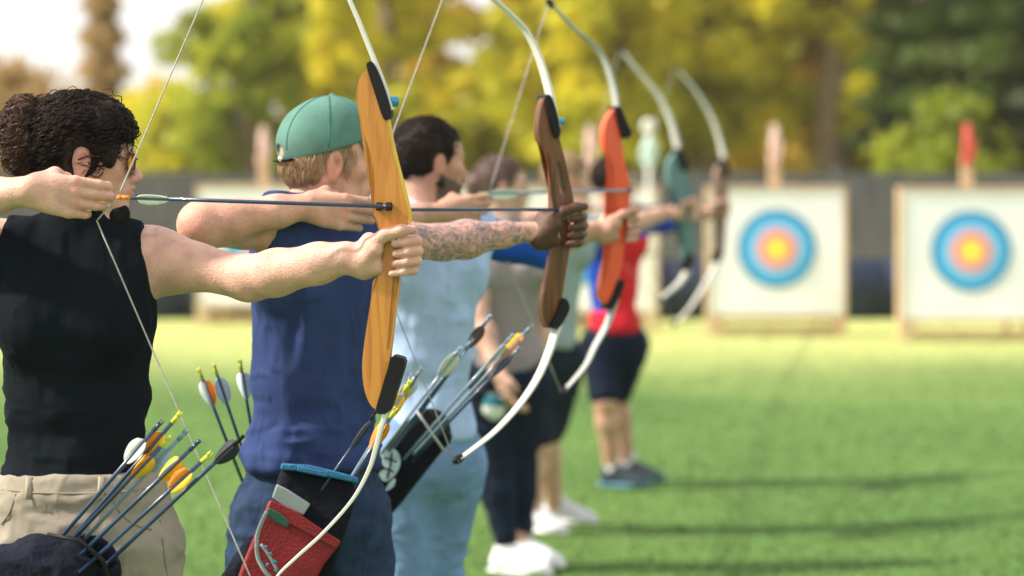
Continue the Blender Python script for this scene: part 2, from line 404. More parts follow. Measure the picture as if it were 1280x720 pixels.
def strands(name, mt, parent, paths, r=.0013, merge=None):
    V = []; Q = []; o = 0
    for P in paths:
        P = np.asarray(P); n = len(P); T = np.gradient(P, axis=0); T /= np.linalg.norm(T, axis=1)[:, None]+1e-9
        a = np.cross(T, [.3, .5, .81]); a /= np.linalg.norm(a, axis=1)[:, None]+1e-9; b = np.cross(T, a)
        rr = r*(1-.75*np.linspace(0, 1, n)**2)[:, None]
        ring = np.stack([P+a*rr, P+(-.5*a+.87*b)*rr, P+(-.5*a-.87*b)*rr], 1).reshape(-1, 3); V.append(ring)
        for i in range(n-1):
            for j in range(3): Q.append((o+i*3+j, o+i*3+(j+1) % 3, o+(i+1)*3+(j+1) % 3, o+(i+1)*3+j))
        o += n*3
    me = mesh_np(name, np.concatenate(V), np.array(Q)); return link(name, me, mt, parent)
def hairmesh(f, name, mt, parent, paths, r, h=.004, disp=None):
    """hair mass from a field plus free strands, joined into one mesh"""
    lo, hi = f.bounds(); P, Q = f.grid(lo, hi, h)
    if disp is not None:
        tmp = mesh_np('tmp', P, Q); vn = np.empty(len(P)*3, np.float32); tmp.vertex_normals.foreach_get('vector', vn); bpy.data.meshes.remove(tmp)
        P = P+vn.reshape(-1, 3)*disp(P)[:, None]
    V = [P]; QQ = [Q]; o = len(P)
    for S_ in paths:
        S_ = np.asarray(S_); n = len(S_); T = np.gradient(S_, axis=0); T /= np.linalg.norm(T, axis=1)[:, None]+1e-9
        a = np.cross(T, [.3, .5, .81]); a /= np.linalg.norm(a, axis=1)[:, None]+1e-9; b = np.cross(T, a)
        rr = r*(1-.75*np.linspace(0, 1, n)**2)[:, None]
        V.append(np.stack([S_+a*rr, S_+(-.5*a+.87*b)*rr, S_+(-.5*a-.87*b)*rr], 1).reshape(-1, 3))
        i = np.arange(n-1)[:, None]; j = np.arange(3)[None]
        q = np.stack([o+i*3+j, o+i*3+(j+1) % 3, o+(i+1)*3+(j+1) % 3, o+(i+1)*3+j], -1).reshape(-1, 4); QQ.append(q); o += n*3
    me = mesh_np(name, np.concatenate(V), np.concatenate(QQ)); return link(name, me, mt, parent)
def scalp_ok(p, cut=.0): return (p[0] < .012+.88*(p[2]+.02)+cut) and (p[2] > -.062) and not (abs(p[1]) > .05 and -.03 < p[0] < .03 and p[2] < .03)
def make_strands(H, n, length, flow, curl=0., lift=.1, infl=1.05, seg=7, ok=scalp_ok, rnd=random.Random(3), C=(-.012, 0, .033), rad=(.094, .073, .080)):
    out = []; C = np.array(C); rad = np.array(rad)*infl
    while len(out) < n:
        v = np.array([rnd.gauss(0, 1) for _ in range(3)]); v /= np.linalg.norm(v); p = C+rad*v
        if not ok(p): continue
        L = length*rnd.uniform(.6, 1.3); st = L/seg; pts = [p]; ph = rnd.uniform(0, 6.28); nrm = v/rad; nrm /= np.linalg.norm(nrm)
        d = np.array(flow(p)); d = d-nrm*d.dot(nrm); d = d/(np.linalg.norm(d)+1e-6)+nrm*lift*rnd.uniform(.3, 1.7)+np.array([rnd.gauss(0, .18) for _ in range(3)])
        e = np.cross(d, nrm)
        for i in range(seg):
            q = pts[-1]+d*st+curl*(e*math.cos(ph+i*1.3)+nrm*math.sin(ph+i*1.3))
            nq = (q-C)/rad; l = np.linalg.norm(nq)
            if l < 1.02: q = C+rad*nq/l*1.02
            pts.append(q)
            nn = nq/rad; nn /= np.linalg.norm(nn); d = d-nn*d.dot(nn)*.5
        out.append(H.O+(np.array(pts)*H.s)@H.R.T)
    return out

def torso(f, neck, hips, yaw, wc, ww, wh, shR, shL, infl=0., female=False, depth=1., k=.05):
    neck = np.array(neck); hips = np.array(hips); d = np.array([math.cos(R(yaw)), math.sin(R(yaw)), 0]); fw = np.array([math.sin(R(yaw)), -math.cos(R(yaw)), 0]); up = np.array([0, 0, 1.])
    B = np.stack([d, fw, up], 1); L = lambda t: hips+(neck-hips)*t
    f.ell(L(.70), (wc+infl, .105*depth+infl, .17+infl), B, k); f.ell(L(.86)-fw*.0, ((wc+infl)*.88, .078*depth+infl, .07+infl), B, k)
    f.ell(L(.42), (ww+infl, .092*depth+infl, .17+infl), B, k); f.ell(L(.08), (wh+infl, .112*depth+infl, .13+infl), B, k)
    for s_, sh in ((-1, shR), (1, shL)):
        sh = np.array(sh); f.cone(L(.99)+np.array([0, 0, .012]), sh+np.array([0, 0, .008]), .036+infl, .040+infl, .05)
        f.cone(L(.80)+d*s_*wc*.45, sh, .07+infl, .050+infl, .06)
        if female: f.ell(L(.70)+d*s_*.078+fw*.072*depth, (.066+infl, .062+infl, .066+infl), B, .05)
        else: f.ell(L(.76)+d*s_*.07+fw*.045*depth, (.075+infl, .055+infl, .06+infl), B, .05)
def arm(f, sh, el, wr, r=(.052, .041, .043, .027), infl=0., upto=1.0, k=.02):
    sh, el, wr = map(np.array, (sh, el, wr)); m1 = sh+(el-sh)*.45; m2 = el+(wr-el)*.28; m3 = el+(wr-el)*.72
    f.cone(sh, m1, r[0]+infl, r[0]*.86+infl, .03); f.cone(m1, el, r[0]*.86+infl, r[1]+infl, k)
    if upto > .1:
        f.cone(el, m2, r[1]+infl, r[2]+infl, k); f.cone(m2, m3, r[2]+infl, r[3]*1.2+infl, k); f.cone(m3, wr, r[3]*1.2+infl, r[3]+infl, k)
def leg(f, hip, kn, an, r=(.088, .056, .054, .034), infl=0., k=.03, infl2=None):
    hip, kn, an = map(np.array, (hip, kn, an)); i2 = infl if infl2 is None else infl2
    f.cone(hip, kn, r[0]+infl, r[1]+infl, .05); c = kn+(an-kn)*.3
    f.cone(kn, c, r[1]+infl, r[2]+(infl+i2)/2, k); f.cone(c, an, r[2]+(infl+i2)/2, r[3]+i2, k)
def shoe(f, an, toe_dir, s=1., solecut=True):
    an = np.array(an, float); t = np.array(toe_dir, float); t /= np.linalg.norm(t); up = np.array([0, 0, 1.]); l = np.cross(up, t); B = np.stack([t, l, up], 1)
    z = np.array([an[0], an[1], 0]); g = lambda x, y, h: z+t*x*s+l*y*s+up*h*s
    f.ell(g(.03, 0, .045), np.array((.085, .042, .040))*s, B, .03); f.ell(g(.125, 0, .032), np.array((.062, .046, .030))*s, B, .03)
    f.cone(g(-.02, 0, .05), g(-.005, 0, .10), .038*s, .038*s, .03); f.cone(g(.02, 0, .085), g(.10, 0, .05), .028*s, .026*s, .03)
    f.ell(g(.06, 0, .014), np.array((.14, .047, .014))*s, B, .004); f.plane(g(0, 0, 0.002), (0, 0, -1), (g(0, 0, 0)-.3, g(0, 0, 0)+.3))
def drawhand(f, wr, X, T, Bk, s=1., curls=((12, 58, 100), (16, 62, 104), (20, 66, 108), (34, 84, 120))):
    wr, X, T, Bk = (np.array(v, float) for v in (wr, X, T, Bk)); X /= np.linalg.norm(X); T = T-X*T.dot(X); T /= np.linalg.norm(T); Bk = Bk-X*Bk.dot(X)-T*Bk.dot(T); Bk /= np.linalg.norm(Bk)
    g = lambda x, y, z: wr+(X*x+T*y+Bk*z)*s
    ys = (.029, .010, -.010, -.029); L = ((.044, .026, .020), (.048, .030, .021), (.045, .027, .021), (.035, .021, .018)); rr = (.0092, .0095, .009, .008)
    f.ell(g(.045, 0, -.004), np.array((.048, .036, .015))*s, np.stack([X, T, Bk], 1), .02)
    for i in range(4):
        b = g(.085-abs(i-1)*.004, ys[i], .002-abs(i-1.3)*.002); f.cone(g(.01, ys[i]*.5, 0), b, .014*s, .0108*s, .014)
        p = b; r0 = .0108
        f.ell(b+Bk*.003*s, np.array((.009, .008, .008))*s, None, .006)
        for j in range(3):
            a = R(curls[i][j]); q = p+(X*math.cos(a)-Bk*math.sin(a)+T*ys[i]*-.25*(j > 0))*L[i][j]*s; r1 = rr[i]*(1-.09*j)
            f.cone(p, q, r0*s, r1*s, .0035); p = q; r0 = r1
    f.chain([g(.012, .020, -.010), g(.040, .036, -.022), g(.062, .030, -.034), g(.078, .014, -.038)], [.015*s, .0125*s, .0105*s, .0088*s], .010)
    return g
def fist(f, G, d, n, s=1., v0=0., rx=0.):
    G, d, n = (np.array(v, float) for v in (G, d, n)); up = np.array([0, 0, 1.]); g = lambda u, w, v: G+(d*(u+rx)+n*w+up*(v+v0))*s
    B = np.stack([d, n, up], 1)
    f.ell(g(-.040, -.002, -.002), np.array((.026, .027, .043))*s, B, .02); f.ell(g(-.004, -.030, -.004), np.array((.040, .013, .040))*s, B, .015)
    f.cone(g(-.060, .006, -.026), g(-.026, .026, .008), .021*s, .0175*s, .018)
    f.cone(g(-.050, .0, -.034), g(-.022, .014, -.030), .018*s, .014*s, .016)
    f.chain([g(-.034, .020, .018), g(-.006, .030, .036), g(.026, .031, .045), g(.050, .027, .047)], [.0165*s, .0125*s, .0115*s, .0088*s], .008)
    for i, v in enumerate((.022, .002, -.018, -.037)):
        q = (0, .002, 0, -.006)[i]; sz = (1, 1, .97, .86)[i]
        f.chain([g(-.004, -.036, v), g(.040+q, -.026, v+.002), g(.056+q, .006, v+.002), g(.038+q, .029, v), g(.014+q, .029, v-.003)], [.0108*s*sz, .0106*s*sz, .0104*s*sz, .0098*s*sz, .0082*s*sz], .0035)
    return g(-.088, -.004, -.010)

def skincol(H, base, blobs=(), beard=None, tattoo=None):
    def fn(P):
        c = H.color(P, base, beard)
        red = np.array(base)*np.array([1.0, .66, .62])
        for b, r, a in blobs:
            m = (np.exp(-(((P-np.array(b))/r)**2).sum(1))*a)[:, None]; c = c*(1-m)+red*m
        al = np.ones((len(P), 1))
        if tattoo is not None:
            A, B = (np.array(v) for v in tattoo); t = ((P-A)@(B-A))/((B-A)@(B-A)); dd = np.linalg.norm(P-(A+np.clip(t, 0, 1)[:, None]*(B-A)), axis=1)
            al[:, 0] = 1-.75*((t > 0) & (t < 1) & (dd < .07))
        return np.concatenate([c, al], 1)
    return fn
FAIR = (.66, .385, .305)
def vx(v): return np.array(v, float)

# ================================================================== WOMAN
def woman():
    Y = 5.0; yaw = -1; d = Vector((math.cos(R(yaw)), math.sin(R(yaw)), 0)); n = Vector((math.sin(R(yaw)), -math.cos(R(yaw)), 0))
    gx = W(90, 600, Y); root = empty('person', (gx.x, Y, 0), 'woman with dark curly hair in a bun, black sleeveless top and khaki trousers, at left', 'person', 'archers on the shooting line')
    H = Head(W(106, 198, Y), head_frame(8, -4), 1.0); bd = Vector((math.cos(R(-3)), math.sin(R(-3)), 0)); bn = Vector((math.sin(R(-3)), -math.cos(R(-3)), 0))
    neck = vx(W(98, 292, 5.0)); hips = vx(W(95, 655, 5.0))
    shL = vx(W(192, 322, 5.03)); shR = vx(W(4, 314, 4.98)); elL = vx(W(312, 348, 4.95)); G = W(489, 316, 4.82)
    elR = vx(W(-112, 262, 4.93)); wrR = vx(W(36, 238, 4.80))
    f = Fig(); H.build(f, neck, True)
    torso(f, neck, hips, yaw, .140, .125, .160, shR, shL, female=True, depth=.95)
    wrL = fist(f, G, bd, bn, 1.0, rx=-.004)
    arm(f, shL, elL, wrL, (.054, .045, .046, .033)); arm(f, shR, elR, wrR, (.050, .042, .043, .029))
    f.ell(vx(W(215, 334, 5.03)), (.065, .052, .052), None, .04)
    g = drawhand(f, wrR, W(122, 253, 4.81)-W(36, 240, 4.80), (0, 0, 1), (.1, -1, .12), 1.08)
    hp = [hips+vx(d)*s*.085+np.array([0, 0, -.05]) for s in (-1, 1)]
    kn = [vx((gx.x+s*.13, Y-.02, .48)) for s in (-1, 1)]; an = [vx((gx.x+s*.2, Y, .09)) for s in (-1, 1)]
    for i in (0, 1): leg(f, hp[i], kn[i], an[i])
    hb = (wrR+vx(W(150, 262, 4.80)))/2
    body = f.mesh('body', 'skin', root, .0065, [(H.O, (.15, .13, .16)), (hb+[.0, 0, 0], (.12, .085, .075)), (vx(G)+[-.01, 0, 0], (.095, .075, .078))], .0026,
                  color=skincol(H, FAIR, [(vx(G)+[.05, -.03, z], .014, .4) for z in (.02, 0, -.02)]+[(g(.085, y, .01), .013, .5) for y in (.029, .01, -.01)]+[(g(.13, 0, 0), .02, .3)]))
    # hair
    hf = Fig(); hf.ell(H.p(-.012, 0, .042), (.108, .087, .090), H.R, .02); hf.ell(H.p(.030, 0, .068), (.062, .066, .045), H.R, .03)
    hf.ell(H.p(-.03, 0, -.02), (.075, .075, .06), H.R, .03)
    pn = H.R@np.array([1, 0, -.80]); hf.plane(H.p(.028, 0, -.02), pn, k=.02)
    hf.ell(H.p(.0, -.083, -.010), (.024, .022, .033), H.R, .01, 's'); hf.ell(H.p(.0, .083, -.010), (.024, .022, .033), H.R, .01, 's')
    hf.ell(H.p(.052, -.070, .012), (.018, .012, .03), H.R, .012)
    rnd = random.Random(11)
    paths = make_strands(H, 2000, .060, lambda p: (-1, 0, .15+p[2]*2), curl=.0062, lift=.22, infl=1.19, seg=11, ok=lambda p: p[0] < .045+.8*(p[2]+.02) and p[2] > -.07 and not (abs(p[1]) > .05 and -.035 < p[0] < .04 and p[2] < .035), rnd=rnd)
    paths += make_strands(H, 170, .055, lambda p: (-1, 0, .3), curl=.006, lift=1.0, infl=1.19, seg=11, ok=lambda p: p[0] < .05+.8*(p[2]+.02) and p[2] > -.05 and not (abs(p[1]) > .05 and -.035 < p[0] < .04 and p[2] < .035), rnd=rnd)
    # fringe curls by the temple
    for i in range(110):
        p = np.array((rnd.uniform(.045, .092), rnd.choice((-1, -1, 1))*rnd.uniform(.0, .062), rnd.uniform(.05, .09))); p = np.array((-.012, 0, .033))+(p-np.array((-.012, 0, .033)))
        q = [p]; ph = rnd.uniform(0, 6)
        L = rnd.uniform(.02, .06)
        for j in range(9): q.append(q[-1]+np.array((.0045*math.sin(ph+j*1.1)+.0012, .0035*math.cos(ph+j*1.1)+(.001 if p[1] > 0 else -.001), -L/9)))
        paths.append(H.O+np.array(q)@H.R.T)
    # bun
    bc = vx(W(30, 166, 4.98)); hf.ell(bc, (.038, .042, .066), None, .02); hf.ell(vx(W(52, 155, 5.0)), (.02, .03, .03), None, .02); hf.ell(vx(W(50, 190, 5.0)), (.03, .03, .04), None, .03)
    bunp = []
    for i in range(900):
        v = np.array([rnd.gauss(0, 1) for _ in range(3)]); v /= np.linalg.norm(v); p = bc+v*np.array((.045, .051, .078)); q = [p]; ph = rnd.uniform(0, 6)
        e = np.cross(v, [0.2, .3, .9]); e /= np.linalg.norm(e); e2 = np.cross(v, e); rr = rnd.uniform(.005, .013)
        for j in range(10): q.append(p+v*(.0016*j*rnd.uniform(.3, 1.2))+rr*(e*math.cos(ph+j*.8)+e2*math.sin(ph+j*.8))+np.array((0, 0, -.0012*j)))
        bunp.append(q[1:])
    hairmesh(hf, 'hair', 'hair_black', root, paths, .0014, disp=lambda P: .005*vnoise(P*70)+.005*vnoise(P*30))
    bf = Fig(); bf.ell(bc, (.042, .048, .074), None, .02)
    hairmesh(bf, 'hair_bun', 'hair_brown', root, bunp, .0015, disp=lambda P: .007*vnoise(P*60)+.008*vnoise(P*28))
    # top
    t = Fig(); torso(t, neck, hips, yaw, .146, .138, .160, shR, shL, .010, True, .98)
    t.cone(neck-[0, 0, .04], neck+[0, 0, .028], .075, .058, .03)
    tb = t
    aR = R(yaw); dv = vx(d)
    pL = vx(W(183, 300, 5.03)); tb.plane(pL, dv*1.+np.array([0, 0, .16]), (pL-[.3, .4, .24], pL+[.4, .4, .2]), .008)
    pR = vx(W(6, 300, 4.98)); tb.plane(pR, -dv+np.array([0, 0, .16]), (pR-[.4, .4, .24], pR+[.3, .4, .2]), .008)
    tb.plane(vx(W(95, 594, 5.0)), (.03, 0, -1), None, .01)
    fd = fold(.011, (7, 7, 24)); fd2 = fold(.008, (20, 20, 6))
    def dtop(P):
        low = np.clip((1.25-P[:, 2])/.2, 0, 1); return fd(P)*low+fd2(P)*(1-low)*.8
    tb.mesh('sleeveless_top', 'cloth_dark', root, .0075, color=(.0045, .0075, .012), disp=dtop)
    # trousers
    p = Fig(); hipc = hips; Bm = np.stack([dv, vx(n), [0, 0, 1]], 1)
    p.ell(hips+[0.01, 0, .06], (.176, .128, .11), Bm, .05); p.ell(hips+[0.015, 0, -.03], (.190, .132, .13), Bm, .05)
    for i in (0, 1): leg(p, hp[i]+[.01*(1 if i else -1), 0, -.02], kn[i], an[i]+[0, 0, .02], (.110, .075, .07, .055), .012, infl2=.03)
    p.plane(vx(W(95, 588, 5)), (0, 0, 1), None, .006)
    tr = p.mesh('trousers', 'cloth', root, .0075, color=(.30, .265, .215), disp=fold(.010, (11, 11, 24)))
    bm = bmesh.new()
    # waistband, belt loops, fly seam, pocket seams following the front of the hips
    def onhip(px, py):
        o = Vector((0, 0, CH)); v = (W(px, py, 5)-o).normalized(); hit, loc, nr, _ = tr.ray_cast(o-tr.location-Vector(root.location), v); return (loc+tr.location+Vector(root.location)) if hit else W(px, py, 4.87)
    for pts, rr, fl in (([(2, 612), (45, 616), (90, 617), (140, 616), (182, 611)], .0022, 1), ([(140, 617), (150, 640), (168, 655), (190, 662)], .002, 1), ([(200, 650), (205, 690), (212, 740)], .002, 1), ([(20, 617), (12, 640), (2, 655)], .002, 1)):
        pp = [onhip(x, y)+vx_v(n)*.001 for x, y in pts]; add_tube(bm, catmull(pp, 4), rr, 5)
    link('seam', bm_mesh('seam', bm), mat('trouser_stitching', (.24, .20, .15), rough=.9), root)
    for x in (38, 128):
        bm = bmesh.new(); a = onhip(x, 596)+Vector(n)*.006; b_ = onhip(x-1, 624)+Vector(n)*.006; add_tube(bm, [a, (a+b_)/2+Vector(n)*.004, b_], .0075, 6, flat=.3)
        link('belt_loop', bm_mesh('belt_loop', bm), mat('khaki_loop', (.34, .295, .235), rough=.9), root)
    for i in (0, 1):
        s_ = Fig(); shoe(s_, an[i], (.3 if i else -.3, -1, 0)); s_.mesh('shoe', 'shoe', root, .006, color=(.08, .07, .06))
    # glasses
    gr = bmesh.new()
    for y in (-.031, .031):
        ring = [H.p(.098+.0 - .25*abs(abs(a_y*.024+y)-.02)*0, y+a_y*.024, -.003+a_z*.019) for a_y, a_z in [(math.cos(q), math.sin(q)) for q in np.linspace(0, 2*math.pi, 17)]]
        ring = [H.p(.103-.35*max(0, abs(y+math.cos(q)*.024)-.012), y+math.cos(q)*.024, -.002+math.sin(q)*.020) for q in np.linspace(0, 2*math.pi, 19)]
        add_tube(gr, ring, .0021, 6)
        sy = math.copysign(1, y); add_tube(gr, [H.p(.092, sy*.056, .008), H.p(.06, sy*.073, .006), H.p(.01, sy*.081, .006), H.p(-.012, sy*.080, -.004)], .0021, 6)
    add_tube(gr, [H.p(.104, -.008, .004), H.p(.108, 0, .007), H.p(.104, .008, .004)], .002, 6)
    go = link('eyeglasses', bm_mesh('eyeglasses', gr), 'frame', root)
    for y in (-.031, .031):
        lb = bmesh.new(); vs = [lb.verts.new(H.p(.102-.35*max(0, abs(y+math.cos(q)*.023)-.012), y+math.cos(q)*.0225, -.002+math.sin(q)*.0185)) for q in np.linspace(0, 2*math.pi, 18)[:-1]]; lb.faces.new(vs)
        lo = link("lens", bm_mesh('lens', lb), 'lens', None); lo.parent = go
        lo.location = (0, 0, 0); md = lo.modifiers.new('s', 'SOLIDIFY'); md.thickness = .0015
    # finger tab and arm guard
    tf = Fig(); c = vx(W(156, 268, 4.86)); tf.ell(c, (.011, .010, .019), None, .01); tf.ell(c-[.016, 0, .004], (.016, .007, .018), None, .01)
    sg = Fig(); sg.cone(elR, wrR+(elR-wrR)*.24, .048, .037, .01); sg.mesh('forearm_sleeve', 'cloth', root, .006, color=(.012, .022, .06))
    tf.mesh('finger_tab', 'cloth_dark', root, .004, color=(.012, .012, .014))
    return G, bd, bn
def vx_v(v): return Vector(v)

# ================================================================== BLOND ARCHER
def blond():
    Y = 5.5; yaw = 26; d = Vector((math.cos(R(yaw)), math.sin(R(yaw)), 0)); n = Vector((math.sin(R(yaw)), -math.cos(R(yaw)), 0)); dv = vx(d)
    gx = W(388, 600, Y); root = empty('person', (gx.x, Y, 0), 'blond archer in a green cap, royal blue sleeveless shirt and jeans, tattooed bow arm', 'person', 'archers on the shooting line')
    H = Head(W(408, 201, Y), head_frame(22, -2), 1.03)
    neck = vx(W(405, 268, 5.5)); hips = vx(W(388, 625, 5.5)); shR = vx(W(346, 284, 5.42)); shL = vx(W(455, 298, 5.58))
    elR = vx(W(252, 281, 5.27)); wrR = vx(W(382, 258, 5.335)); elL = vx(W(553, 303, 5.68)); G = W(700, 284, 5.80)
    f = Fig(); H.build(f, neck); torso(f, neck, hips, yaw, .135, .125, .14, shR, shL)
    wrL = fist(f, G, d, n, .98)
    arm(f, shR, elR, wrR, (.056, .050, .044, .029)); arm(f, shL, elL, wrL, (.052, .041, .044, .024))
    g = drawhand(f, wrR, W(450, 270, 5.36)-W(382, 260, 5.335), (0, 0, 1), (.3, -1, .1), 1.05, ((4, 30, 70), (8, 36, 80), (10, 40, 84), (18, 50, 90)))
    hp = [hips+dv*s*.08+np.array([0, 0, -.05]) for s in (-1, 1)]; kn = [hips*[1, 1, 0]+dv*s*.13+np.array([0, 0, .48]) for s in (-1, 1)]; an = [hips*[1, 1, 0]+dv*s*.19+np.array([0, 0, .09]) for s in (-1, 1)]
    for i in (0, 1): leg(f, hp[i], kn[i], an[i])
    f.mesh('body', 'skin', root, .007, [(H.O, (.15, .15, .17)), ((wrR+vx(W(452, 266, 5.38)))/2, (.115, .09, .06)), (vx(G)+[-.01, 0, 0], (.09, .085, .07))], .0028,
           color=skincol(H, (.66, .36, .27), [(elR+[-.02, -.03, 0], .03, .45)]+[(g(.085, y, .01), .013, .45) for y in (.029, .01, -.01)], tattoo=(elL-(wrL-elL)*.35, wrL)))
    gv = Fig(); fist(gv, G, d, n, 1.05); gv.mesh('glove', 'gloveleather', root, .0035)
    # cap
    c = Fig(); c.ell(H.p(-.008, 0, .036), np.array((.107, .085, .100))*H.s, H.R, .02); c.ell(H.p(.02, 0, .078), np.array((.072, .066, .062))*H.s, H.R, .03)
    c.plane(H.p(0, 0, .026), H.R@np.array([.32, 0, -1.]), None, .006)
    c.ell(H.p(-.115, 0, .016), (.022, .024, .015), H.R, .006, 's')
    capo = c.mesh('cap', 'cap', root, .0035, disp=lambda P: .0012*vnoise(P*22))
    b_ = bmesh.new(); rows = []
    for i in range(9):
        y = (i/8*2-1); row = []
        for j in range(7):
            t = j/6; ln = .070*math.sqrt(max(0, 1-(y*.98)**2))+.006
            row.append(b_.verts.new(H.p(.062*math.sqrt(1-(y*.8)**2)*1.25+.008+ln*t, y*(.068-.006*t), .056-.012*t-.020*y*y*(.6+t*.4))))
        rows.append(row)
    for i in range(8):
        for j in range(6): b_.faces.new((rows[i][j], rows[i+1][j], rows[i+1][j+1], rows[i][j+1]))
    br = link('cap_brim', bm_mesh('cap_brim', b_), 'cap', root); md = br.modifiers.new('s', 'SOLIDIFY'); md.thickness = .004
    b_ = bmesh.new()
    add_tube(b_, catmull([H.p(-.092, -.052, .000), H.p(-.110, -.025, -.004), H.p(-.115, .0, -.005), H.p(-.110, .028, -.004)], 4), .0075, 6, flat=.35)
    link('cap_strap', bm_mesh('cap_strap', b_), 'blackpad', root)
    b_ = bmesh.new(); bmesh.ops.create_uvsphere(b_, u_segments=12, v_segments=8, radius=.007); bmesh.ops.translate(b_, verts=b_.verts[:], vec=Vector(H.p(-.112, -.026, .000))); link('cap_buckle', bm_mesh('cap_buckle', b_), mat('bright_buckle', (.8, .8, .8), rough=.25, metal=.9), root)
    b_ = bmesh.new(); bmesh.ops.create_uvsphere(b_, u_segments=12, v_segments=8, radius=.008); bmesh.ops.translate(b_, verts=b_.verts[:], vec=Vector(H.p(.008, 0, .142))); link('cap_button', bm_mesh('cap_button', b_), 'cap', root)
    b_ = bmesh.new()
    for az in (20, 75, 130, 200, 255, 310):
        pts = []
        for el in range(-20, 86, 7):
            v = np.array((math.cos(R(el))*math.cos(R(az)), math.cos(R(el))*math.sin(R(az)), math.sin(R(el))))
            o = H.p(0, 0, .06); dr = H.R@v
            of = Vector(root.location); hit, lc, nr_, _ = capo.ray_cast(Vector(o+dr*.3), -Vector(dr))
            if hit: pts.append(lc+nr_*.0004)
        if len(pts) < 3: continue
        add_tube(b_, pts, .0017, 4)
    link('cap_seam', bm_mesh('cap_seam', b_), mat('cap_stitching', (.05, .18, .15), rough=.9), root)
    hf = Fig(); hf.ell(H.p(-.014, 0, .006), np.array((.092, .074, .086))*H.s, H.R, .02); hf.plane(H.p(.018, 0, -.02), H.R@np.array([1, 0, -.6]), k=.01); hf.plane(H.p(0, 0, -.080), H.R@np.array([.2, 0, -1.]), k=.01); hf.plane(H.p(0, 0, .062), H.R@np.array([-.32, 0, 1.]), k=.01)
    for y in (-1, 1): hf.ell(H.p(.0, y*.083, -.010), (.026, .022, .036), H.R, .01, 's')
    rnd = random.Random(5)
    ok = lambda p: p[2] < .034+.32*p[0] and p[2] > -.072 and p[0] < .03+.5*(p[2]+.02) and not (abs(p[1]) > .045 and -.032 < p[0] < .03 and p[2] < .02)
    st = make_strands(H, 2600, .026, lambda p: (-.30, 0, -1), curl=.0004, lift=.06, infl=1.02, seg=5, ok=ok, rnd=rnd, C=(-.014, 0, .006), rad=(.092, .074, .086))
    st += make_strands(H, 160, .03, lambda p: (.3, 0, -1), curl=.001, lift=.05, infl=1.03, seg=5, ok=lambda p: .02 < p[0] < .065 and .005 < p[2] < .05 and abs(p[1]) > .03, rnd=rnd)
    hairmesh(hf, 'hair', 'hair_blond', root, st, .0015, disp=lambda P: .002*vnoise(P*np.array((90, 90, 25))))
    # shirt
    t = Fig(); torso(t, neck, hips, yaw, .136, .130, .140, shR, shL, .012, depth=1.05); t.cone(neck-[0, 0, .05], neck+[0, 0, -.002], .075, .066, .03)
    t.ell(hips+[0, 0, .10], (.142, .115, .12), np.stack([dv, vx(n), [0, 0, 1]], 1), .05)
    t.plane(shR+[-.0, 0, .0]-dv*.030, -dv+np.array([0, 0, .1]), (shR-[.35, .3, .16], shR+[.2, .3, .2]), .01)
    t.plane(shL+dv*.020, dv+np.array([0, 0, .1]), (shL-[.2, .3, .16], shL+[.35, .3, .2]), .01)
    t.plane(vx(W(388, 580, 5.5)), (.0, 0, -1), None, .008)
    fa = fold(.016, (13, 13, 4.5)); fb = fold(.014, (7, 7, 17))
    def dsh(P):
        z = P[:, 2]; lo_ = np.clip((1.12-z)/.12, 0, 1); return fa(P)*(1-lo_*.5)+fb(P)*lo_
    def csh(P):
        c = np.tile(np.array((.034, .056, .16)), (len(P), 1)); return c
    t.mesh('sleeveless_shirt', 'cloth', root, .0065, color=csh, disp=dsh)
    # jeans, belt
    p = Fig(); Bm = np.stack([dv, vx(n), [0, 0, 1]], 1); p.ell(hips+[0, 0, .06], (.140, .118, .12), Bm, .05); p.ell(hips+[0, 0, -.04], (.150, .12, .12), Bm, .05)
    for i in (0, 1): leg(p, hp[i], kn[i], an[i]+[0, 0, .02], (.095, .07, .068, .05), .012, infl2=.025)
    p.plane(vx(W(388, 572, 5.5)), (0, 0, 1), None, .006)
    p.mesh('jeans', 'denim', root, .0075, color=(.026, .048, .10), disp=fold(.009, (10, 10, 20)))
    b = Fig(); b.ell(vx(W(388, 583, 5.5)), (.152, .125, .06), Bm, .02); b.plane(vx(W(388, 577, 5.5)), (0, 0, 1), None, .003); b.plane(vx(W(388, 592, 5.5)), (0, 0, -1), None, .003)
    b.mesh('belt', 'belt', root, .006)
    for i in (0, 1):
        s_ = Fig(); shoe(s_, an[i], vx(n)); s_.mesh('shoe', 'shoe', root, .006, color=(.05, .05, .06))
    return G, d, n

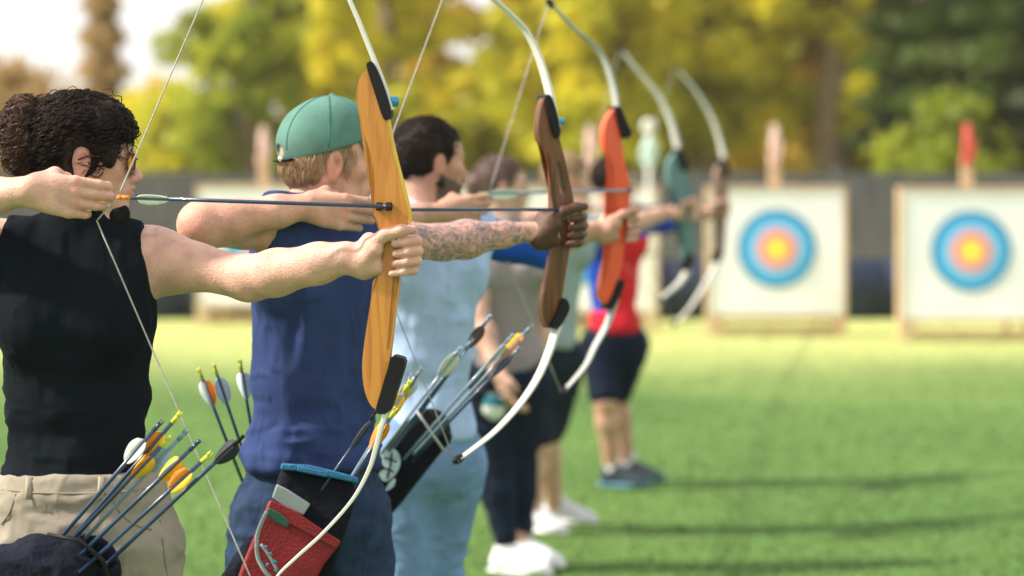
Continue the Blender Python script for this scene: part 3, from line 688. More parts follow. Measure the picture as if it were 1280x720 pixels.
# ================================================================== GENERIC FIGURE FOR THE FARTHER ARCHERS
def figure(label, Y, yaw, head, hyaw, hs, neck, hips, shR, shL, elR, wrR, elL, wrL, wid, skin, hairm, shirt, pants, shoes, group='archers on the shooting line', bowG=None, drawdir=None, sleeve=.5, sleevec=None,
           beard=None, hairlen=.02, curl=.0008, kn=None, an=None, toes=None, shorts=False, female=False, bare_hand=None, prad=(.095, .07, .066, .048), hiny=None, h=.010, extra=None, hpitch=-2, hem=None, panel=None):
    d = Vector((math.cos(R(yaw)), math.sin(R(yaw)), 0)); n = Vector((math.sin(R(yaw)), -math.cos(R(yaw)), 0)); dv = vx(d); nv = vx(n)
    hips = vx(W(*hips)); neck = vx(W(*neck)); shR = vx(W(*shR)); shL = vx(W(*shL)); elR = vx(W(*elR)); wrR = vx(W(*wrR)); elL = vx(W(*elL))
    root = empty('person', (hips[0], hips[1], 0), label, 'person', group)
    H = Head(W(*head), head_frame(hyaw, hpitch), hs); f = Fig(); H.build(f, neck, female); torso(f, neck, hips, yaw, *wid, shR, shL, female=female)
    fine = [(H.O, (.15, .15, .16))]
    if bowG is not None: wl = fist(f, bowG, d, n, .98); fine.append((vx(bowG), (.09, .085, .075)))
    else:
        wl = vx(W(*wrL)); drawhand(f, wl, (0.1, -.15, -1), (0, -1, 0), dv, .98, ((20, 35, 50),)*4); fine.append((wl-[0, 0, .07], (.08, .07, .11)))
    arm(f, shR, elR, wrR); arm(f, shL, elL, wl)
    if drawdir is not None: drawhand(f, wrR, drawdir, (0, 0, 1), (.3, -1, .1), 1.0); fine.append((wrR+vx(drawdir)*.07, (.1, .09, .07)))
    else: drawhand(f, wrR, (.35, -.2, -1), (.4, -1, 0), (-1, -.2, 0), 1.0, ((25, 50, 70),)*4); fine.append((wrR-[-.02, 0, .06], (.08, .08, .1)))
    hp = [hips+dv*s*.08+np.array([0, 0, -.05]) for s in (-1, 1)]
    kn = [vx(W(*q)) for q in kn]; an = [vx(W(*q)) for q in an]
    for i in (0, 1): leg(f, hp[i], kn[i], an[i])
    f.mesh('body', 'skin', root, h, fine, .004, color=skincol(H, skin, beard=beard, tattoo=None))
    hf = Fig(); hf.ell(H.p(-.013, 0, .028), np.array((.101, .080, .098))*H.s, H.R, .02); hf.plane(H.p(.014, 0, -.02), H.R@np.array([1, 0, -.88]), k=.014); hf.plane(H.p(0, 0, -.062), H.R@np.array([.1, 0, -1.]), k=.01)
    for y in (-1, 1): hf.ell(H.p(.0, y*.083, -.010), (.024, .022, .034), H.R, .01, 's')
    if female: hf.ell(H.p(-.115, 0, .0), (.03, .03, .045), None, .02)
    st = make_strands(H, 1100, hairlen, lambda p: (-.9, 0, .35), curl=curl, lift=.28, infl=1.01, seg=5, C=(-.013, 0, .028), rad=(.101, .080, .098))
    if beard is not None: st += make_strands(H, 300, .012, lambda p: (.3, 0, -1), curl=0, lift=.3, infl=1.0, seg=3, ok=lambda p: False) if False else []
    hairmesh(hf, 'hair', hairm, root, st, .0018, h=.005, disp=lambda P: .003*vnoise(P*40))
    if beard is not None:
        bf = Fig()
        for y in (-1, 1): bf.cone(H.p(-.006, y*.048, -.030), H.p(-.002, y*.048, -.052), .012, .018, .01); bf.cone(H.p(-.002, y*.046, -.052), H.p(.064, y*.018, -.092), .020, .020, .02)
        bf.ell(H.p(.080, 0, -.095), (.021, .026, .020), H.R, .02); bf.cone(H.p(.096, -.016, -.050), H.p(.096, .016, -.050), .006, .006, .01)
        bf.mesh('beard', hairm, root, .0045, disp=lambda P: .002*vnoise(P*90))
    t = Fig(); torso(t, neck, hips, yaw, *wid, shR, shL, .014, female=female); t.cone(neck-[0, 0, .05], neck+[0, 0, .004], .078, .064, .03)
    t.plane(hips+[0, 0, .02 if hem is None else hem], (0, 0, -1), None, .01)
    if sleevec is None: arm(t, shR, shR+(elR-shR)*sleeve*1.3, shR+(elR-shR)*sleeve*1.3, (.056, .056, .05, .05), .010, 0); arm(t, shL, shL+(elL-shL)*sleeve*1.3, shL, (.056, .056, .05, .05), .010, 0)
    t.mesh('shirt', 'cloth', root, h, color=(panel if panel else shirt), disp=fold(.008, (11, 11, 9)))
    if sleevec is not None:
        for s0, e0, q in ((shR, elR, .9), (shL, elL, 1.12)):
            sv = Fig(); m = s0+(e0-s0)*q; sv.cone(s0, m, .060, .048, .02); sv.mesh('sleeve', 'cloth', root, .009, color=sleevec, disp=fold(.006, (14, 14, 14)))
    p = Fig(); Bm = np.stack([dv, nv, [0, 0, 1]], 1); q_ = .105 if shorts else .120; p.ell(hips+[0, 0, .05], (wid[2]+.012, q_, .12), Bm, .05); p.ell(hips+[0, 0, -.04], (wid[2]+.015, q_, .10), Bm, .05)
    for i in (0, 1):
        if shorts: m = hp[i]+(kn[i]-hp[i])*.85; p.cone(hp[i], m, .094, .078, .04)
        else: leg(p, hp[i], kn[i], an[i]+[0, 0, .02 if not female else .05], prad, .01, infl2=.02 if not female else .006)
    p.plane(hips+[0, 0, .10], (0, 0, 1), None, .006)
    p.mesh('shorts' if shorts else 'trousers', 'denim' if sum(pants) < .3 and not shorts else 'cloth', root, h, color=pants, disp=fold(.008, (8, 8, 16)))
    for i in (0, 1):
        s_ = Fig(); shoe(s_, an[i], toes[i] if toes else nv)
        cb, cs = shoes
        s_.mesh('shoe', 'shoe', root, .006, color=lambda P: np.where(P[:, 2:3] < .026, np.array(cs)[None], np.array(cb)[None])*np.ones((len(P), 1)))
        if shorts:
            s_ = Fig(); s_.cone(an[i]-[0, 0, .03], an[i]+[0, 0, .06], .042, .040, .01); s_.mesh('sock', 'cloth', root, .008, color=(.75, .75, .78))
    return root, d, n

# ================================================================== BOWS
def bow(label, G, d, n, outline, riser_mat, pads, limbs, limb_mat, string, th=.040, edge=None, bolts=(), slot=None, width=.040, lth=.0075, tips=True, rest=None, group='recurve bows', pad_th=.046, strad=.0016):
    O = Vector((0, 0, CH))
    def onp(px, py, off=0):
        v = Vector(((px-640)/FP, 1, -(py-HY)/FP)); P0 = Vector(G)+n*off; t = (P0-O).dot(n)/v.dot(n); return O+v*t
    root = empty('recurve_bow', Vector(G), label, 'bow', group)
    def plate(name, pl, m, t, smooth=True, bv=.004, holes=None, off=0, nn=5):
        pts = catmull([onp(*q) for q in pl], nn, True) if smooth else [onp(*q) for q in pl]
        if holes:
            # bridge outline to a hole by splitting the plate in a left and a right half
            pass
        bm = bmesh.new(); a = [bm.verts.new(p+n*(t/2+off)) for p in pts]; b = [bm.verts.new(p-n*(t/2-off)) for p in pts]
        fa = bm.faces.new(a); fb = bm.faces.new(b[::-1]); L = len(pts)
        for i in range(L): bm.faces.new((a[i], b[i], b[(i+1) % L], a[(i+1) % L]))
        bmesh.ops.triangulate(bm, faces=[fa, fb], ngon_method='EAR_CLIP')
        o = link(name, bm_mesh(name, bm), m, root); bevel(o, bv, 3); sharp(o); return o
    ro = plate('riser', outline, riser_mat, th, bv=.007 if th > .03 else .004)
    if slot:
        cut = plate('cut', slot, 'blackpad', th*3, bv=.0005); cut.modifiers.clear()
        md = ro.modifiers.new('bool', 'BOOLEAN'); md.operation = 'DIFFERENCE'; md.object = cut; md.solver = 'EXACT'
        ro.modifiers.move(len(ro.modifiers)-1, 0)
        dg = bpy.context.evaluated_depsgraph_get(); dg.update(); me = bpy.data.meshes.new_from_object(ro.evaluated_get(dg)); ro.modifiers.clear(); ro.data = me; bpy.data.objects.remove(cut); sharp(ro)
    if edge: plate('sunlit_edge', edge, 'woodedge', th*.93, bv=.003)
    for pd in pads: plate('limb_pad', pd, 'blackpad', pad_th, bv=.005, nn=3)
    for li, lb in enumerate(limbs):
        C = catmull([onp(*q) for q in lb], 6); L = len(C); bm = bmesh.new(); rings = []
        for i, p in enumerate(C):
            t = (C[min(i+1, L-1)]-C[max(i-1, 0)]).normalized(); b = t.cross(n).normalized(); q = i/(L-1); w = width*(1-.55*q)/2; hh = lth*(1.1-.6*q)/2
            rings.append([bm.verts.new(p+n*w*sx+b*hh*sy) for sx, sy in ((1, 1), (-1, 1), (-1, -1), (1, -1))])
        for i in range(L-1):
            for j in range(4): bm.faces.new((rings[i][j], rings[i][(j+1) % 4], rings[i+1][(j+1) % 4], rings[i+1][j]))
        bm.faces.new(rings[0]); bm.faces.new(rings[-1]); o = link('limb', bm_mesh('limb', bm), limb_mat, root); bevel(o, .0012, 2); sharp(o)
        if tips:
            bm = bmesh.new(); e = C[-1]; t = (C[-1]-C[-2]).normalized(); add_tube(bm, [e-t*.02, e-t*.008, e+t*.002, e+t*.008], [.008, .010, .009, .005], 10); link('limb_tip', bm_mesh('limb_tip', bm), 'blackpad', root)
    for bx, by, br in bolts:
        bm = bmesh.new(); p = onp(bx, by); add_tube(bm, [p-d*.012, p-d*.010, p+d*.006, p+d*.009], [br*.6, br, br, br*.7], 14); link('limb_bolt', bm_mesh('limb_bolt', bm), 'bluemetal', root)
    bm = bmesh.new(); pts = [onp(*q) for q in string]; full = []
    for i in range(len(pts)-1):
        for k in range(6): full.append(pts[i].lerp(pts[i+1], k/6))
    full.append(pts[-1]); add_tube(bm, full, strad, 6); so = link('string', bm_mesh('string', bm), 'string', root)
    if rest:
        bm = bmesh.new()
        for rx, ry, w in rest: add_tube(bm, [onp(rx-w, ry, th/2+.006), onp(rx+w, ry, th/2+.006)], .0085, 12)
        o = link('arrow_rest', bm_mesh('arrow_rest', bm), 'blackpad', root); bevel(o, .0015); sharp(o)
    return onp

# ================================================================== ARROWS
AC = {}
def arrow(label, tail, tip, fl, shaftm='shaft', group=None, length=.74, vane=.075, vh=.017, off=.045, sr=.0042, nockm='nock', roll=None, fm2=None):
    """tail = nock end; points towards tip"""
    tail = Vector(tail); ax = (Vector(tip)-tail).normalized(); key = (fl, shaftm, round(length, 3), vane, vh, nockm, fm2, sr)
    if key not in AC:
        bm = bmesh.new(); add_tube(bm, [(0, 0, .012), (0, 0, length*.5), (0, 0, length-.02)], sr, 10); sh = bm_mesh('shaft', bm)
        bm = bmesh.new(); add_tube(bm, [(0, 0, length-.02), (0, 0, length-.008), (0, 0, length)], [sr*1.1, sr*.9, .0008], 10); pt = bm_mesh('arrow_point', bm)
        bm = bmesh.new(); add_tube(bm, [(0, 0, .022), (0, 0, .010), (0, 0, .003)], [sr*1.12, sr*1.1, sr*.9], 10)
        for s in (-1, 1): add_box(bm, (s*sr*.75, 0, -.001), (sr*.5, sr*1.5, .010))
        nk = bm_mesh('nock', bm); vs = []
        for k in range(3):
            bm = bmesh.new(); nseg = 12; lo_ = []; hi_ = []
            for i in range(nseg+1):
                t = i/nseg; hgt = vh*(math.sin(math.pi*min(1, t**.75))**.6 if 0 < t < 1 else 0)
                lo_.append((sr*.8, off-.02+vane*t)); hi_.append((sr*.8+hgt, off-.02+vane*t+(.004 if t < .5 else 0)))
            th = .0011; q = Matrix.Rotation(R(120*k), 3, 'Z')
            A = [[bm.verts.new(q@Vector((x, s*th/2+.006*math.sin(z*0), z))) for x, z in lo_] for s in (-1, 1)]; B = [[bm.verts.new(q@Vector((x, s*th/2, z))) for x, z in hi_] for s in (-1, 1)]
            for i in range(nseg):
                bm.faces.new((A[0][i], A[0][i+1], B[0][i+1], B[0][i])); bm.faces.new((A[1][i+1], A[1][i], B[1][i], B[1][i+1])); bm.faces.new((B[0][i], B[0][i+1], B[1][i+1], B[1][i]))
            vs.append(bm_mesh('fletching', bm))
        for me, m in [(sh, shaftm), (pt, 'darkmetal'), (nk, nockm), (vs[0], fm2 or fl), (vs[1], fl), (vs[2], fl)]: me.materials.append(M[m]); me.polygons.foreach_set('use_smooth', [len(me.polygons) > 0]*len(me.polygons))
        AC[key] = [sh, pt, nk]+vs
    root = bpy.data.objects.new('arrow', None); COL.objects.link(root); root.empty_display_size = .05
    q = ax.to_track_quat('Z', 'Y').to_matrix().to_4x4()@Matrix.Rotation(random.uniform(0, 2.1) if roll is None else roll, 4, 'Z'); root.matrix_world = Matrix.Translation(tail)@q
    tag(root, label, 'arrow', group)
    for nm, me in zip(('shaft', 'arrow_point', 'nock', 'fletching', 'fletching', 'fletching'), AC[key]):
        o = bpy.data.objects.new(nm, me); COL.objects.link(o); o.parent = root
    return root

# ================================================================== QUIVERS
def plate3(name, pts, m, parent, th, nrm, bv=.01, disp=0, back=.5):
    """solid plate from 3-D outline points, thickness th centred on the outline"""
    n = Vector(nrm).normalized(); bm = bmesh.new(); a = [bm.verts.new(Vector(p)+n*th*(1-back)) for p in pts]; b = [bm.verts.new(Vector(p)-n*th*back) for p in pts]; L = len(pts)
    bm.faces.new(a); bm.faces.new(b[::-1])
    for i in range(L): bm.faces.new((a[i], b[i], b[(i+1) % L], a[(i+1) % L]))
    o = link(name, bm_mesh(name, bm), m, parent); bevel(o, bv, 4); sharp(o, 50); return o

# ------------------------------------------------------------------ build people and gear
G1, d1, n1 = woman()
G2, d2, n2 = blond()
G3 = W(774, 283, 6.88)
r3, d3, n3 = figure('bearded man with short black hair, pale blue shirt and jeans, royal blue sleeves', 6.6, 28, (537, 203, 6.6), 28, .98, (533, 268, 6.6), (537, 560, 6.6), (498, 290, 6.52), (592, 292, 6.68), (450, 280, 6.30), (552, 266, 6.40),
    (668, 312, 6.78), None, (.13, .112, .108), (.52, .29, .21), 'hair_black', (.40, .53, .80), (.17, .28, .48), ((.1, .1, .1), (.6, .6, .6)), bowG=G3, drawdir=Vector((.95, .3, .10)), sleevec=(.015, .08, .45),
    beard=(.045, .025, .02), kn=[(500, 702, 6.6), (540, 705, 6.7)], an=[(478, 888, 6.55), (545, 885, 6.75)], prad=(.074, .070, .070, .062), h=.009, hem=.03)
figure('woman in mauve grey top, black leggings and white trainers, hand at her hip', 9.35, 12, (627, 234, 9.35), 8, .97, (628, 285, 9.35), (632, 465, 9.35), (602, 305, 9.3), (666, 305, 9.4), (598, 395, 9.2), (624, 470, 9.1),
    (676, 400, 9.45), (672, 478, 9.4), (.125, .115, .14), (.60, .36, .27), 'hair_mauve', (.28, .245, .25), (.010, .018, .035), ((.80, .80, .82), (.85, .85, .85)), drawdir=None, sleeve=.3, female=True, curl=.001,
    kn=[(618, 588, 9.35), (646, 585, 9.45)], an=[(632, 690, 9.3), (652, 684, 9.5)], toes=[(.95, -.35, 0), (.9, -.5, 0)], prad=(.092, .060, .058, .036), hem=-.03)
G5 = W(858, 262, 10.62)
figure('fair-haired archer in grey-green shirt and dark shorts, half hidden behind the woman in leggings', 10.3, 12, (709, 226, 10.3), 12, .98, (697, 272, 10.3), (682, 440, 10.3), (672, 292, 10.2), (716, 290, 10.4), (640, 285, 10.0), (700, 262, 10.1),
    (785, 282, 10.5), None, (.115, .105, .115), (.60, .36, .26), 'hair_blond', (.30, .38, .38), (.02, .025, .04), ((.60, .60, .66), (.8, .8, .8)), bowG=G5, drawdir=Vector((.95, .2, -.03)), sleeve=.5, shorts=True,
    kn=[(672, 555, 10.3), (682, 545, 10.4)], an=[(662, 655, 10.35), (694, 640, 10.6)], toes=[(.8, -.5, 0), (.95, -.25, 0)])
G6 = W(897, 262, 12.1)
def pan6(P):
    x = (P[:, 0]-W(757, 300, 11.8).x)[:, None]; z = P[:, 2:3]
    c = np.where((x < 0) | (z > 1.22), np.array([[.02, .07, .42]]), np.array([[.68, .03, .035]])); return np.where((z < .86), np.array([[.62, .025, .04]]), c)
figure('archer in a red and blue shirt and black shorts, behind the orange-red bow', 11.8, 12, (766, 227, 11.8), 15, 1.0, (766, 266, 11.8), (768, 420, 11.8), (745, 282, 11.7), (790, 282, 11.9), (718, 282, 11.45), (768, 262, 11.55),
    (846, 272, 12.0), None, (.120, .105, .112), (.52, .30, .21), 'hair_black', (.02, .07, .42), (.012, .018, .035), ((.018, .03, .045), (.10, .28, .36)), bowG=G6, drawdir=Vector((.95, .2, -.03)), sleeve=.6, shorts=True,
    kn=[(757, 502, 11.7), (770, 495, 11.9)], an=[(765, 588, 11.75), (785, 583, 11.95)], toes=[(.95, -.3, 0), (.97, -.2, 0)], panel=pan6)

bow('honey-coloured wooden recurve bow with white limbs held by the woman at left', G1, d1, n1,
    [(457, 89), (450, 100), (447, 116), (448, 134), (452, 154), (460, 178), (467, 204), (470, 231), (470, 255), (468, 266), (469, 271), (474, 278), (478, 292), (481, 310), (479, 330), (471, 346), (467, 352), (466, 366), (462, 392), (457, 425), (454, 455), (456, 482), (462, 501), (470, 510), (476, 505), (485, 470), (490, 435), (494, 400), (499, 362), (500, 350), (496, 338), (495, 320), (497, 300), (506, 284), (510, 278), (511, 268), (506, 246), (498, 216), (490, 182), (484, 152), (474, 120), (464, 92)],
    'wood', [[(460, 80), (468, 79), (480, 104), (490, 136), (489, 147), (481, 149), (471, 120), (462, 92)], [(490, 446), (499, 445), (508, 452), (498, 485), (488, 513), (471, 514), (478, 490), (484, 468)]],
    [[(490, 138), (483, 115), (473, 88), (462, 60), (450, 30), (437, 0), (422, -35), (400, -72), (372, -108), (345, -135), (322, -158)], [(496, 470), (488, 505), (478, 530), (470, 560), (461, 588), (441, 624), (405, 665), (370, 697), (347, 720), (336, 745), (334, 772)]],
    'limbwhite', [(322, -158), (150, 240), (138, 256), (121, 276), (334, 770)], th=.034, edge=[(483, 150), (487, 150), (493, 182), (501, 214), (509, 244), (514, 268), (513, 278), (509, 278), (509, 268), (504, 246), (496, 216), (488, 182)],
    bolts=[(493, 127, .0105)], rest=[(474, 258, 4), (486, 258, 4)], lth=.0085)
bow('dark brown wooden recurve bow with pale limbs held at arm\'s length by the blond archer', G2, d2, n2,
    [(677, 123), (671, 147), (671, 172), (680, 187), (686, 204), (687, 227), (689, 247), (688, 262), (690, 280), (690, 298), (684, 338), (676, 374), (677, 396), (682, 408), (690, 405), (698, 380), (701, 360), (706, 330), (709, 310), (708, 296), (709, 275), (714, 262), (714, 250), (709, 225), (702, 195), (696, 174), (690, 150), (683, 124)],
    'brown', [[(677, 121), (684, 121), (692, 145), (695, 162), (694, 172), (689, 170), (682, 145)], [(700, 372), (707, 383), (701, 398), (693, 409), (683, 408), (691, 392)]],
    [[(695, 160), (691, 140), (686, 113), (674, 73), (658, 40), (640, 20), (618, 0), (600, -14), (584, -36), (575, -60)], [(701, 392), (695, 412), (686, 440), (672, 472), (650, 505), (620, 538), (590, 562), (570, 576)]],
    'limbwhite', [(575, -60), (458, 255), (450, 275), (568, 575)], th=.026, bolts=[(700, 152, .010)], slot=[(693, 204), (697, 204), (701, 225), (703, 240), (698, 243), (695, 225)], rest=[(702, 262, 4)])
bow('orange-red recurve bow with grey limbs in front of the archer in the red shirt', G3, d3, n3,
    [(764, 138), (755, 152), (752, 171), (757, 190), (764, 208), (766, 240), (769, 255), (770, 275), (764, 290), (759, 310), (752, 338), (748, 358), (750, 373), (755, 379), (761, 370), (768, 352), (773, 338), (777, 313), (779, 290), (779, 270), (784, 252), (785, 238), (782, 220), (777, 196), (773, 171), (770, 150), (768, 138)],
    'red', [[(765, 135), (771, 135), (780, 155), (785, 168), (775, 173), (769, 155)], [(770, 352), (776, 350), (772, 366), (762, 384), (754, 385), (763, 370)]],
    [[(772, 150), (770, 131), (766, 107), (756, 76), (741, 55), (719, 37), (701, 18), (686, 2)], [(772, 360), (767, 380), (759, 405), (744, 432), (733, 455), (718, 474), (702, 491)]],
    'limbgrey', [(686, 2), (606, 258), (702, 491)], th=.026, bolts=[(784, 164, .010)])
bow('teal recurve bow with silvery white limbs, between the red bow and the farthest one', G5, d3, n3,
    [(838, 196), (833, 210), (836, 232), (846, 250), (852, 275), (852, 300), (854, 325), (862, 330), (866, 305), (866, 275), (868, 250), (860, 225), (852, 200), (846, 190)],
    'teal', [[(844, 186), (850, 188), (857, 208), (852, 214), (846, 204)], [(856, 318), (864, 320), (860, 336), (852, 336)]],
    [[(851, 205), (846, 180), (838, 150), (826, 125), (812, 106), (795, 86), (775, 60)], [(862, 325), (858, 340), (849, 354), (835, 366), (822, 376)]],
    'limbwhite', [(775, 60), (718, 264), (822, 376)], th=.025, width=.03, lth=.020)
bow('farthest recurve bow, white limbs on a pinkish wooden riser beside the first full target', G6, d3, n3,
    [(896, 208), (892, 225), (894, 248), (893, 275), (894, 300), (893, 318), (900, 322), (905, 300), (905, 270), (908, 248), (909, 225), (905, 208)],
    'farriser', [[(900, 200), (905, 200), (910, 218), (904, 222)], [(896, 310), (902, 312), (898, 326), (891, 326)]],
    [[(907, 218), (904, 195), (898, 170), (887, 142), (868, 112), (843, 84)], [(899, 318), (893, 335), (880, 358), (862, 386), (842, 406)]],
    'limbwhite', [(843, 84), (786, 262), (842, 406)], th=.025, width=.03, lth=.018)

# nocked arrows
A = arrow('blue-black arrow nocked on the honey-coloured bow, running from her chin to the grip', W(150, 246.6, 4.81), W(491, 258.5, 4.775), 'fw', group='arrows nocked on the bows', length=(W(150, 246.6, 4.81)-W(491, 258.5, 4.775)).length, vane=.07, vh=.010, off=.05, roll=.5, nockm='fo')
arrow('arrow nocked on the dark brown bow at the blond archer\'s hand', W(452, 262, 5.50), W(706, 262, 5.77), 'fl', group='arrows nocked on the bows', length=.56, vane=.06, vh=.009)
arrow('pale-fletched arrow nocked on the orange-red bow beneath the bearded man\'s chin', W(600, 242, 6.62), W(785, 238, 6.86), 'fw', shaftm='shaftlight', group='arrows nocked on the bows', length=.50, vane=.10, vh=.016)
arrow('arrow nocked on the teal bow, crossing in front of the fair-haired archer', W(716, 262, 10.3), W(862, 255, 10.6), 'fl', group='arrows nocked on the bows', length=.6, sr=.005)
arrow('arrow nocked on the farthest bow by the archer in the red and blue shirt', W(786, 262, 11.8), W(902, 255, 12.05), 'fw', group='arrows nocked on the bows', length=.56, sr=.005)
# cord strung behind the archers to the target frame
bm = bmesh.new(); a, b = W(430, 334, 8.6), W(886, 304, 21.7); add_tube(bm, [a.lerp(b, i/16)-Vector((0, 0, .06*math.sin(math.pi*i/16))) for i in range(17)], .009, 6)
tag(link('cord', bm_mesh('cord', bm), mat('dark_green_cord', (.02, .06, .06), rough=.8)), 'thin dark green cord stretched behind the archers at chest height', 'cord')
bm = bmesh.new(); add_tube(bm, [(a.x, a.y, 0), (a.x, a.y, a.z+.03)], .012, 8); tag(link('stake', bm_mesh('stake', bm), 'qgreen'), 'slim dark green stake behind the blond archer, holding the cord', 'stake')

# ---- woman's quiver and arrows
root = empty('quiver', W(40, 730, 4.80), 'black canvas quiver bag hanging at the khaki trousers, bottom left', 'quiver', 'quivers')
f = Fig(); a = vx(W(112, 705, 4.78)); b_ = vx(W(-30, 860, 4.80)); f.cone(a, b_, .060, .085, .02); f.ell(vx(W(50, 712, 4.78)), (.085, .06, .062), None, .03); f.ell(vx(W(5, 735, 4.80)), (.07, .06, .075), None, .03); f.cone(a-[0, 0, 0], vx(W(136, 678, 4.77)), .05, .040, .01, 's')
f.mesh('bag', 'qblack', root, .005, disp=fold(.012, (16, 16, 16)))
bm = bmesh.new(); add_tube(bm, [W(60, 668, 4.72), W(100, 676, 4.70), W(128, 700, 4.71), W(136, 725, 4.73)], .005, 6); link('rim', bm_mesh('rim', bm), 'blackpad', root)
Yq = 4.72
for i, (t, q, fl, lab, sm, kw) in enumerate([((201, 528), (76, 672), 'fw', 'arrow with a large white feather, leftmost in the black quiver at bottom left', 'shaft', {}),
    ((224, 518), (84, 680), 'fy', 'arrow with a yellow nock standing highest in the black quiver at bottom left', 'shaft', dict(fm2='fo')),
    ((247, 553), (92, 702), 'fy', 'yellow and pale blue-feathered arrow in the middle of the black quiver', 'shaft', dict(fm2='fb')),
    ((262, 568), (108, 708), 'fy', 'yellow and orange-feathered arrow leaning lowest to the right in the black quiver', 'shaft', dict(fm2='fo')),
    ((302, 547), (126, 712), 'fk', 'black-feathered arrow reaching farthest right from the black quiver at bottom left', 'shaft', {}),
    ((232, 540), (88, 692), 'fb', 'pale-shafted arrow with pale blue feathers in the black quiver at bottom left', 'shaftlight', {}),
    ((210, 548), (82, 684), 'fy', 'yellow-orange arrow just right of the white-feathered one in the black quiver', 'shaft', dict(fm2='fo'))]):
    y0 = Yq+[0, .02, -.03, -.05, -.02, .03, .01][i]; arrow(lab, W(t[0], t[1], y0-.03), W(q[0], q[1], y0+.05), fl, shaftm=sm, group='arrows in the black quiver at bottom left', vane=.066, vh=.0165, off=.066 if i != 4 else .03, length=.40, nockm=('shaft', 'nock', 'shaft', 'nock', 'blackpad', 'shaftlight', 'nock')[i], **kw)

# ---- red and black quiver
def Q(px, py, o=0): return W(px, py, 5.26+o)
root = empty('quiver', Q(380, 720), 'red and black quiver with a bright blue rim and pale patch on the blue jeans', 'quiver', 'quivers')
nq = Vector((.1, -1, .1))
plate3('body', [Q(352, 582), (Q(400, 590)), Q(447, 603), Q(440, 640), Q(424, 690), Q(395, 780), Q(350, 860), Q(290, 850), Q(278, 770), Q(310, 690), Q(338, 630)], 'qblack', root, .07, nq, .022, back=.5)
plate3('rim', [Q(352, 579, -.03), Q(385, 581, -.03), Q(420, 589, -.03), Q(448, 597, -.03), Q(447, 604, -.03), Q(418, 598, -.03), Q(385, 590, -.03), Q(350, 587, -.03)], 'qblue', root, .03, nq, .004)
plate3('rim_buckle', [Q(372, 582, -.055), Q(410, 590, -.055), Q(409, 597, -.055), Q(371, 589, -.055)], 'qblue', root, .012, nq, .003)
plate3('pocket', [Q(337, 624, -.055), Q(362, 636, -.055), Q(392, 655, -.055), Q(427, 677, -.055), Q(405, 705, -.055), Q(376, 760, -.055), Q(340, 850, -.055), Q(288, 840, -.055), Q(280, 770, -.055), Q(305, 700, -.055), Q(322, 660, -.055)], 'qred', root, .03, nq, .008)
plate3('pocket_flap', [Q(339, 625, -.074), Q(366, 637, -.074), Q(426, 677, -.074), Q(420, 686, -.074), Q(362, 655, -.074), Q(332, 640, -.074)], 'qred', root, .006, nq, .002)
plate3('patch', [Q(346, 605, -.05), Q(360, 612, -.05), Q(388, 630, -.05), Q(379, 644, -.05), Q(356, 634, -.05), Q(340, 622, -.05)], 'qwhite', root, .03, nq, .003)
plate3('tab', [Q(336, 634, -.085), Q(350, 641, -.085), Q(363, 653, -.085), Q(358, 660, -.085), Q(344, 653, -.085), Q(332, 642, -.085)], 'qgreen', root, .01, nq, .003)
bm = bmesh.new(); add_tube(bm, catmull([Q(333, 640, -.09), Q(322, 668, -.085), Q(322, 695, -.085), Q(330, 712, -.09), Q(338, 722, -.09)], 4), .006, 6, flat=.5); add_tube(bm, catmull([Q(326, 680, -.088), Q(336, 694, -.09), Q(346, 712, -.09)], 4), .007, 6, flat=.5); link('clip_strap', bm_mesh('clip_strap', bm), 'qwhite', root)
bm = bmesh.new()
for px, py in ((332, 684), (338, 692), (344, 702), (334, 706), (345, 713)): add_box(bm, Q(px, py, -.098), (.008, .006, .006), Matrix.Rotation(R(px*9), 3, 'Y'))
o = link('buckle', bm_mesh('buckle', bm), 'bluemetal', root); bevel(o, .001)
f = Fig(); f.cone(vx(Q(318, 690, .05)), vx(Q(285, 760, .06)), .03, .05, .02); f.mesh('side_pouch', 'qblack', root, .006, disp=fold(.006, (20, 20, 20)))
gl = 'arrows in the red and black quiver'
arrow('thin black arrow rising from the red quiver across the blue shirt hem', W(470, 515, 5.20), W(372, 655, 5.24), 'fk', group=gl, length=.42, vh=.006, sr=.0028, nockm='blackpad')
arrow('pale-shafted arrow rising from the red quiver just beside the honey-coloured bow', W(512, 478, 5.24), W(430, 612, 5.26), 'fy', shaftm='shaftlight', group=gl, length=.42, vh=.012)
arrow('orange-feathered arrow low beside the black limb pad, above the blue quiver rim', W(494, 512, 5.22), W(425, 625, 5.26), 'fo', group=gl, length=.40, vh=.014, off=.05)
# ---- black quiver with emblem
def Q2(px, py, o=0): return W(px, py, 6.05+o)
root = empty('quiver', Q2(510, 640), 'black quiver with a round white emblem, in front of the pale blue trousers', 'quiver', 'quivers'); nq2 = Vector((0, -1, .1))
plate3('body', [Q2(528, 512), Q2(545, 508), Q2(560, 522), Q2(566, 548), Q2(540, 580), Q2(505, 625), Q2(484, 650), Q2(462, 646), Q2(440, 640), Q2(455, 600), Q2(480, 560), Q2(505, 530)], 'qblack', root, .09, nq2, .024)
plate3('band', [Q2(524, 520, -.05), Q2(534, 510, -.05), Q2(566, 545, -.05), Q2(562, 556, -.05)], 'blackpad', root, .02, nq2, .004)
for k, pts in enumerate([[(478, 566), (490, 560), (499, 568), (500, 582), (492, 596), (480, 602), (474, 592), (481, 584), (474, 576)], [(466, 598), (474, 604), (470, 616), (461, 622), (458, 610)], [(486, 604), (494, 598), (492, 608), (482, 614)]]):
    plate3('emblem', catmull([Q2(x, y, -.052) for x, y in pts], 3, True), 'qteal', root, .004, nq2, .0008)
